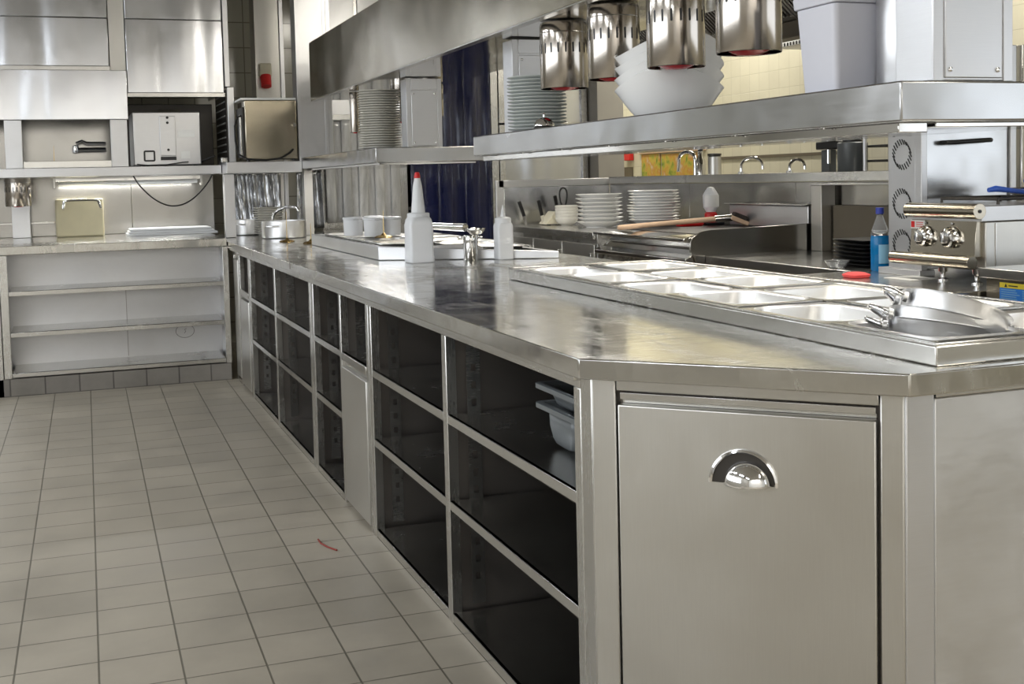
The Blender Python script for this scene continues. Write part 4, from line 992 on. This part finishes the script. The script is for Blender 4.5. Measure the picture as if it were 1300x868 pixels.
for yy in (3.45, 3.315):
    kb = part('knob', MB().lathe([(0, .0), (.039, 0), (.040, .004), (.036, .008), (.032, .026), (.026, .031), (0, .032)], seg=28, mat=Matrix.Translation((2.866, yy, 1.018)) @ Matrix.Rotation(-PI / 2 - .07, 4, 'Y'),
                                 wob=lambda a, r, z: 1 + (.05 * math.cos(7 * a) if z > .006 and r > .02 else 0)), 'chrome', bu, 0)
    part('pointer', MB().box(2.822, 2.836, yy - .006, yy + .006, 1.0, 1.036), 'chrome', kb, .002)
    part('indicator', MB().lathe([(0, 0), (.004, 0), (.004, .003), (0, .004)], seg=12, mat=Matrix.Translation((2.868, yy, 1.066)) @ Matrix.Rotation(-PI / 2, 4, 'Y')), 'chrome', bu, 0)
stk = part('sticker', MB().box(2.865, 2.868, 3.455, 3.53, 1.045, 1.075), 'paper', cp, 0, label='small white sticker with a red square')
part('sticker_mark', MB().box(2.864, 2.865, 3.508, 3.526, 1.049, 1.071), 'red', cp, 0)
for k in range(3): part('sticker_line', MB().box(2.864, 2.865, 3.462, 3.50, 1.052 + k * .007, 1.0545 + k * .007), 'red', cp, 0)
for xx, yy in ((2.90, 3.23), (2.90, 3.40), (3.5, 3.25), (3.5, 3.5)):
    part('foot', MB().lathe([(0, 0), (.020, 0), (.020, .006), (.009, .012), (.009, .030), (.017, .034), (.017, .0535), (0, .0535)], (xx, yy, .8605), 20), 'chrome', bu, 0)
part('side_seam', MB().box(2.935, 2.939, 3.182, 3.186, .92, 1.07), 'steel_h', bu, 0)
part('pot_support', MB().tube([(2.98, 3.22, 1.1315), (2.98, 3.22, 1.15), (3.25, 3.22, 1.15), (3.25, 3.22, 1.1315)], .006).tube([(2.98, 3.50, 1.1315), (2.98, 3.50, 1.15), (3.25, 3.50, 1.15), (3.25, 3.50, 1.1315)], .006)
     .tube([(2.98, 3.22, 1.15), (2.98, 3.50, 1.15)], .006).tube([(3.25, 3.22, 1.15), (3.25, 3.50, 1.15)], .006), 'dark_metal', bu, 0)
# blue handled pans on it
for (hx, hy, ex, ey, cx, cyv, lab, dz) in ((2.93, 3.21, 3.12, 3.24, 3.27, 3.33, 'frying pan with a blue handle resting on the burner unit', 0), (3.05, 3.17, 3.18, 3.16, 3.34, 3.17, 'second frying pan with a blue handle, lying over the first', .028)):
    t = thing('frying_pan', lab, 'pan', (cx, cyv, 1.157 + dz), 'blue handled frying pans')
    part('body', MB().lathe([(0, 0), (.09, 0), (.12, .024), (.122, .026), (.117, .025), (.088, .004), (0, .004)], (cx, cyv, 1.157 + dz), 36), 'steel_lamp', t, 0)
    part('handle', MB().tube([(hx, hy, 1.182 + dz), (hx + .03, hy, 1.186 + dz), ((hx + ex) / 2, (hy + ey) / 2, 1.180 + dz), (ex, ey, 1.170 + dz), (cx - .11, cyv - .03, 1.176 + dz)], [.008, .011, .009, .008, .006], 12), 'blue', t, 0)
# tall louvred cabinet behind burner unit
ov = thing('tall_oven', 'tall steel oven cabinet with round louvres behind the burner unit', 'oven', (3.15, 3.68, .8605))
part('body', MB().box(2.958, 3.36, 3.58, 3.76, .885, 1.72), 'steel_shelf', ov, .003)
lp = part('louvred_side', MB().box(2.948, 2.957, 3.605, 3.76, .885, 1.72), 'steel_soft', ov, .002)
part('corner_post', MB().box(2.945, 2.972, 3.568, 3.603, .875, 1.72), 'steel_soft', ov, .002)
part('corner_post', MB().box(3.362, 3.39, 3.568, 3.603, .875, 1.72), 'steel_soft', ov, .002)
for zc in (1.315, 1.13, .975):
    lv = MB()
    for k in range(22):
        a = 2 * PI * k / 22
        m4 = Matrix.Translation((2.9475, 3.68 + .048 * math.cos(a), zc + .048 * math.sin(a))) @ Matrix.Rotation(math.radians(-35), 4, 'X')
        lv.box(-.0012, .0008, -.002, .002, -.012, .012, m4)
    part('louvre_ring', lv, 'black', lp, 0)
part('door_handle', MB().tube([(3.05, 3.578, 1.355), (3.05, 3.548, 1.355), (3.07, 3.54, 1.355), (3.23, 3.54, 1.362), (3.25, 3.55, 1.362), (3.25, 3.578, 1.362)], .009), 'black', ov, 0, label='black bar handle')
part('foot_plate', MB().box(2.93, 3.0, 3.56, 3.80, .8605, .884), 'steel_soft', ov, .002)
part('foot_plate', MB().box(3.30, 3.39, 3.60, 3.80, .8605, .884), 'steel_soft', ov, .002)
ov2 = thing('tall_oven', 'tall polished steel cabinet right of the louvred oven', 'oven', (3.6, 3.7, .3))
part('body', MB().box(3.64, 4.02, 3.50, 3.58, .3, 1.72).box(3.40, 3.63, 3.55, 3.585, .8605, 1.72), 'steel_mirror', ov2, .003)
part('leg', MB().box(3.7, 3.74, 3.5, 3.54, 0, .3), 'steel_h', ov2)
# fryer with warning sticker
fr = thing('deep_fryer', 'steel deep fryer with a yellow and blue warning sticker', 'fryer', (3.05, 2.78, 0))
part('body', MB().box(2.76, 3.5, 2.45, 3.035, .1, .905), 'steel_roll', fr, .003)
part('top', MB().box(2.735, 3.5, 2.44, 3.045, .906, .938), 'steel_h', fr, .003)
part('splash_tray', MB().box(2.85, 3.45, 2.55, 2.95, .9385, .95), 'griddle', fr, .004)
for xx, yy in ((2.82, 2.5), (2.82, 2.98), (3.42, 2.5), (3.42, 2.98)): part('leg', MB().cyl((xx, yy, 0), (xx, yy, .1), .02), 'steel_h', fr, 0)
ws = part('warning_sticker', MB().box(2.757, 2.7595, 2.70, 2.972, .838, .877), 'bluestk', fr, 0, label='blue sticker with pale lines of text')
part('sticker_header', MB().box(2.757, 2.7595, 2.70, 2.972, .8775, .894), 'yellow', fr, 0, label='yellow sticker header')
tx, sm = MB(), MB()
for c in range(3):
    y1 = 2.965 - c * .09
    for k in range(5): tx.box(2.7562, 2.757, y1 - .08 + random.uniform(0, .02), y1, .843 + k * .0068, .8455 + k * .0068)
    sm.prism([(-.006, -.005), (.006, -.005), (0, .006)], 0, .001, (), Matrix(((0, 0, -1, 2.757), (1, 0, 0, y1 - .02), (0, 1, 0, .8855), (0, 0, 0, 1))))
    sm.box(2.7562, 2.757, y1 - .07, y1 - .032, .8835, .887)
part('sticker_text', tx, 'label', ws, 0); part('sticker_symbols', sm, 'ink', fr, 0)
# bench-top clutter
bo = thing('cleaner_bottle', 'clear bottle of blue cleaner with a dark blue cap', 'bottle', (2.985, 3.86, .8605)); x, y, z = 3.0, 3.88, .8605
bo.location = (x, y, z)
part('liquid', MB().lathe([(0, 0), (.033, 0), (.036, .006), (.037, .125), (.034, .14), (0, .14)], (x, y, z), 32), 'blueliq', bo, 0, label='bright blue liquid')
part('shoulder', MB().lathe([(.036, .141), (.031, .165), (.018, .20), (.013, .215), (.013, .225)], (x, y, z), 32), 'clear', bo, 0, solid=.001)
part('cap', MB().lathe([(0, .2255), (.016, .2255), (.016, .25), (0, .251)], (x, y, z), 24), 'bluecap', bo, 0)
part('label_band', MB().lathe([(.0375, .03), (.0382, .035), (.0382, .10), (.0375, .105)], (x, y, z), 24, a0=-PI * .75, a1=-PI * .2), 'label', bo, 0)
for k in range(7):
    single('black_tray', MB().rings([rrect(3.04, 3.20, 4.02, 4.22, .8606 + k * .0165, .02), rrect(3.02, 3.22, 4.00, 4.24, .8735 + k * .0165, .02)], True, True), 'black',
           ('topmost ' if k == 6 else 'lowest ' if k == 0 else '') + 'black tray in the pile beside the blue cleaner', 'tray', (3.12, 4.12, .8606 + k * .0165), 'black trays on the low bench', bev=.002)
single('glass_dish', MB().lathe([(0, 0), (.03, 0), (.05, .03), (.052, .032), (.046, .03), (.028, .005), (0, .005)], (2.84 + .1, 4.08, .8606), 28), 'clear', 'small clear dish on the low bench', 'dish', (2.94, 4.08, .8606), bev=0)
single('red_sponge', MB().rings([rrect(2.70, 2.775, 3.64, 3.72, .8606, .02), rrect(2.695, 2.78, 3.635, 3.725, .872, .02), rrect(2.71, 2.765, 3.65, 3.71, .880, .02)], True, True), plain('pink_red_sponge', (.75, .08, .08), .7), 'small red sponge on the low bench edge', 'sponge', (2.74, 3.68, .8606), bev=.002)
single('folded_paper', MB().box(2.80, 2.93, 3.45, 3.60, .8606, .8635), 'paper', 'white paper slip on the bench below the burner knobs', 'paper', (2.86, 3.5, .8606), bev=.0005)
pn = thing('recess_panel', 'grey panel and dark recess right of the griddle side', 'panel', (3.5, 4.6, .861))
part('post', MB().box(3.50, 3.58, 4.98, 5.07, .8605, 1.19), 'steel_door', pn); part('recess_shade_board', MB().box(3.56, 3.59, 4.50, 4.97, .8605, 1.09), 'brown', pn); part('grey_board', MB().box(3.56, 3.59, 3.95, 4.49, .8605, 1.10), 'steel_door', pn)  # the dark board puts the shade of the recess into its colour
part('cap_rail', MB().box(3.50, 3.59, 3.95, 5.07, 1.19, 1.20), 'steel_h', pn)

# knives and box on far bench
def knife(x, y, z, lean, label, L=.11):
    t = thing('kitchen_knife', label, 'knife', (x, y, z), 'black handled knives on the far bench')
    m4 = Matrix.Translation((x, y, z)) @ RY(lean) @ RX(10)
    part('handle', MB().box(-.012, .012, -.008, .008, .07, .07 + L, m4), 'black', t, .004)
    part('blade', MB().prism([(-.012, 0), (.0, -.03 + .035), (.016, .07), (-.012, .07)], -.001, .001, (), m4 @ Matrix.Rotation(PI / 2, 4, 'X')), 'chrome', t, 0)
knife(2.90, 7.50, .941, -22, 'black handled knife leaning beside the squeeze bottle'); knife(3.00, 7.44, .941, -16, 'black handled knife leaning left of the beige knife box')
knife(3.16, 7.56, .985, -14, 'black handled knife standing behind the beige knife box', .09)
kbx = thing('knife_box', 'beige sloping knife box with black feet on the far bench', 'knife box', (3.0, 7.4, .9405))
part('body', MB().prism([(0, 0), (.20, 0), (.20, .085), (.07, .085)], 0, -.13, (), Matrix.Translation((2.98, 7.36, .948)) @ Matrix(((1, 0, 0, 0), (0, 0, -1, 0), (0, 1, 0, 0), (0, 0, 0, 1)))), 'cream', kbx, .004)
part('slot', MB().box(3.06, 3.15, 7.39, 7.45, 1.033, 1.036), 'black', kbx, 0)
for xx in (3.0, 3.15): part('foot', MB().box(xx, xx + .02, 7.365, 7.385, .9405, .9478), 'black', kbx, 0)
single('cord_loop', MB().tube([(3.13 + .028 * math.sin(2 * t) * (1 if t < PI else 1), 7.40, 1.03 + .16 * math.sin(t / 1)) for t in [k * PI / 24 for k in range(1, 24)]], .006, 8), 'rubber',
       'looped black cord standing behind the small cream bowls', 'cord', (3.13, 7.40, 1.03), bev=0)
# floor scrap
single('red_strap', MB().tube([(.765, 4.10, .004), (.765, 4.05, .004), (.778, 4.0, .004), (.80, 3.95, .004)], .003, 8), plain('dark_red_tape', (.22, .03, .02), .6), 'thin dark red strap dropped on the floor tiles', 'strap', (.78, 4.02, 0), bev=0)

# ================================================================== LIGHT
def area(name, loc, rot, sx, sy, power, col=(1, 1, 1)):
    l = bpy.data.lights.new(name, 'AREA'); l.shape = 'RECTANGLE'; l.size = sx; l.size_y = sy; l.energy = power; l.color = col
    o = bpy.data.objects.new(name, l); COL.objects.link(o); o.location = loc; o.rotation_euler = rot; return o
COOL, WARM = (.90, .95, 1), (1, .95, .84)
for i, y in enumerate((-1.6, .8, 3.2, 5.6, 7.6)):
    area('ceiling_lamp_aisle', (-2.1, y, 2.96), (0, 0, 0), .35, 1.3, 30, COOL)
for i, y in enumerate((-1.2, 1.2, 3.8, 6.2)):
    area('ceiling_lamp_line', (2.35, y, 2.96), (0, 0, 0), .3, 1.3, 24, WARM)
for y in (5.5, 8.5, 11): area('ceiling_lamp_far', (4.8, y, 2.96), (0, 0, 0), .3, 1.3, 24, WARM)
area('added_daylight_right', (5.47, -.9, 1.6), (0, PI / 2, 0), 1.6, 4.4, 22, (.9, .95, 1))  # light added in the unseen right window, brightens the camera-facing steel
area('window_daylight', (-2.97, 3.4, 1.65), (0, -PI / 2, 0), 1.2, 6.2, 60, (.92, .96, 1))
area('shelf_strip_lamp', (.4, 9.1, 1.285), (0, 0, 0), .96, .03, 6, (1, 1, .98))
area('added_front_wall_light', (.3, -2.6, 2.7), (math.radians(-30), 0, 0), 4.0, .3, 55, (1, .98, .95))  # unseen light added to brighten the front wall that the steel mirrors
area('added_pan_light_near', (1.80, 3.1, 1.336), (0, 0, 0), .03, 2.3, 3.6, (1, .97, .92))  # added light without a fixture, brightens the near food pans
area('added_pan_light_far', (1.80, 7.0, 1.345), (0, 0, 0), .03, 1.6, 4, (1, .98, .95))  # added likewise under the far shelf, brightens the far well
w = bpy.data.worlds.new('world'); SC.world = w; w.use_nodes = True
w.node_tree.nodes['Background'].inputs[0].default_value = (.75, .82, .9, 1); w.node_tree.nodes['Background'].inputs[1].default_value = .6
SC.view_settings.view_transform = 'Standard'; SC.view_settings.look = 'None'; SC.view_settings.gamma = 1; SC.view_settings.exposure = 0.5
SC.view_settings.use_curve_mapping = False
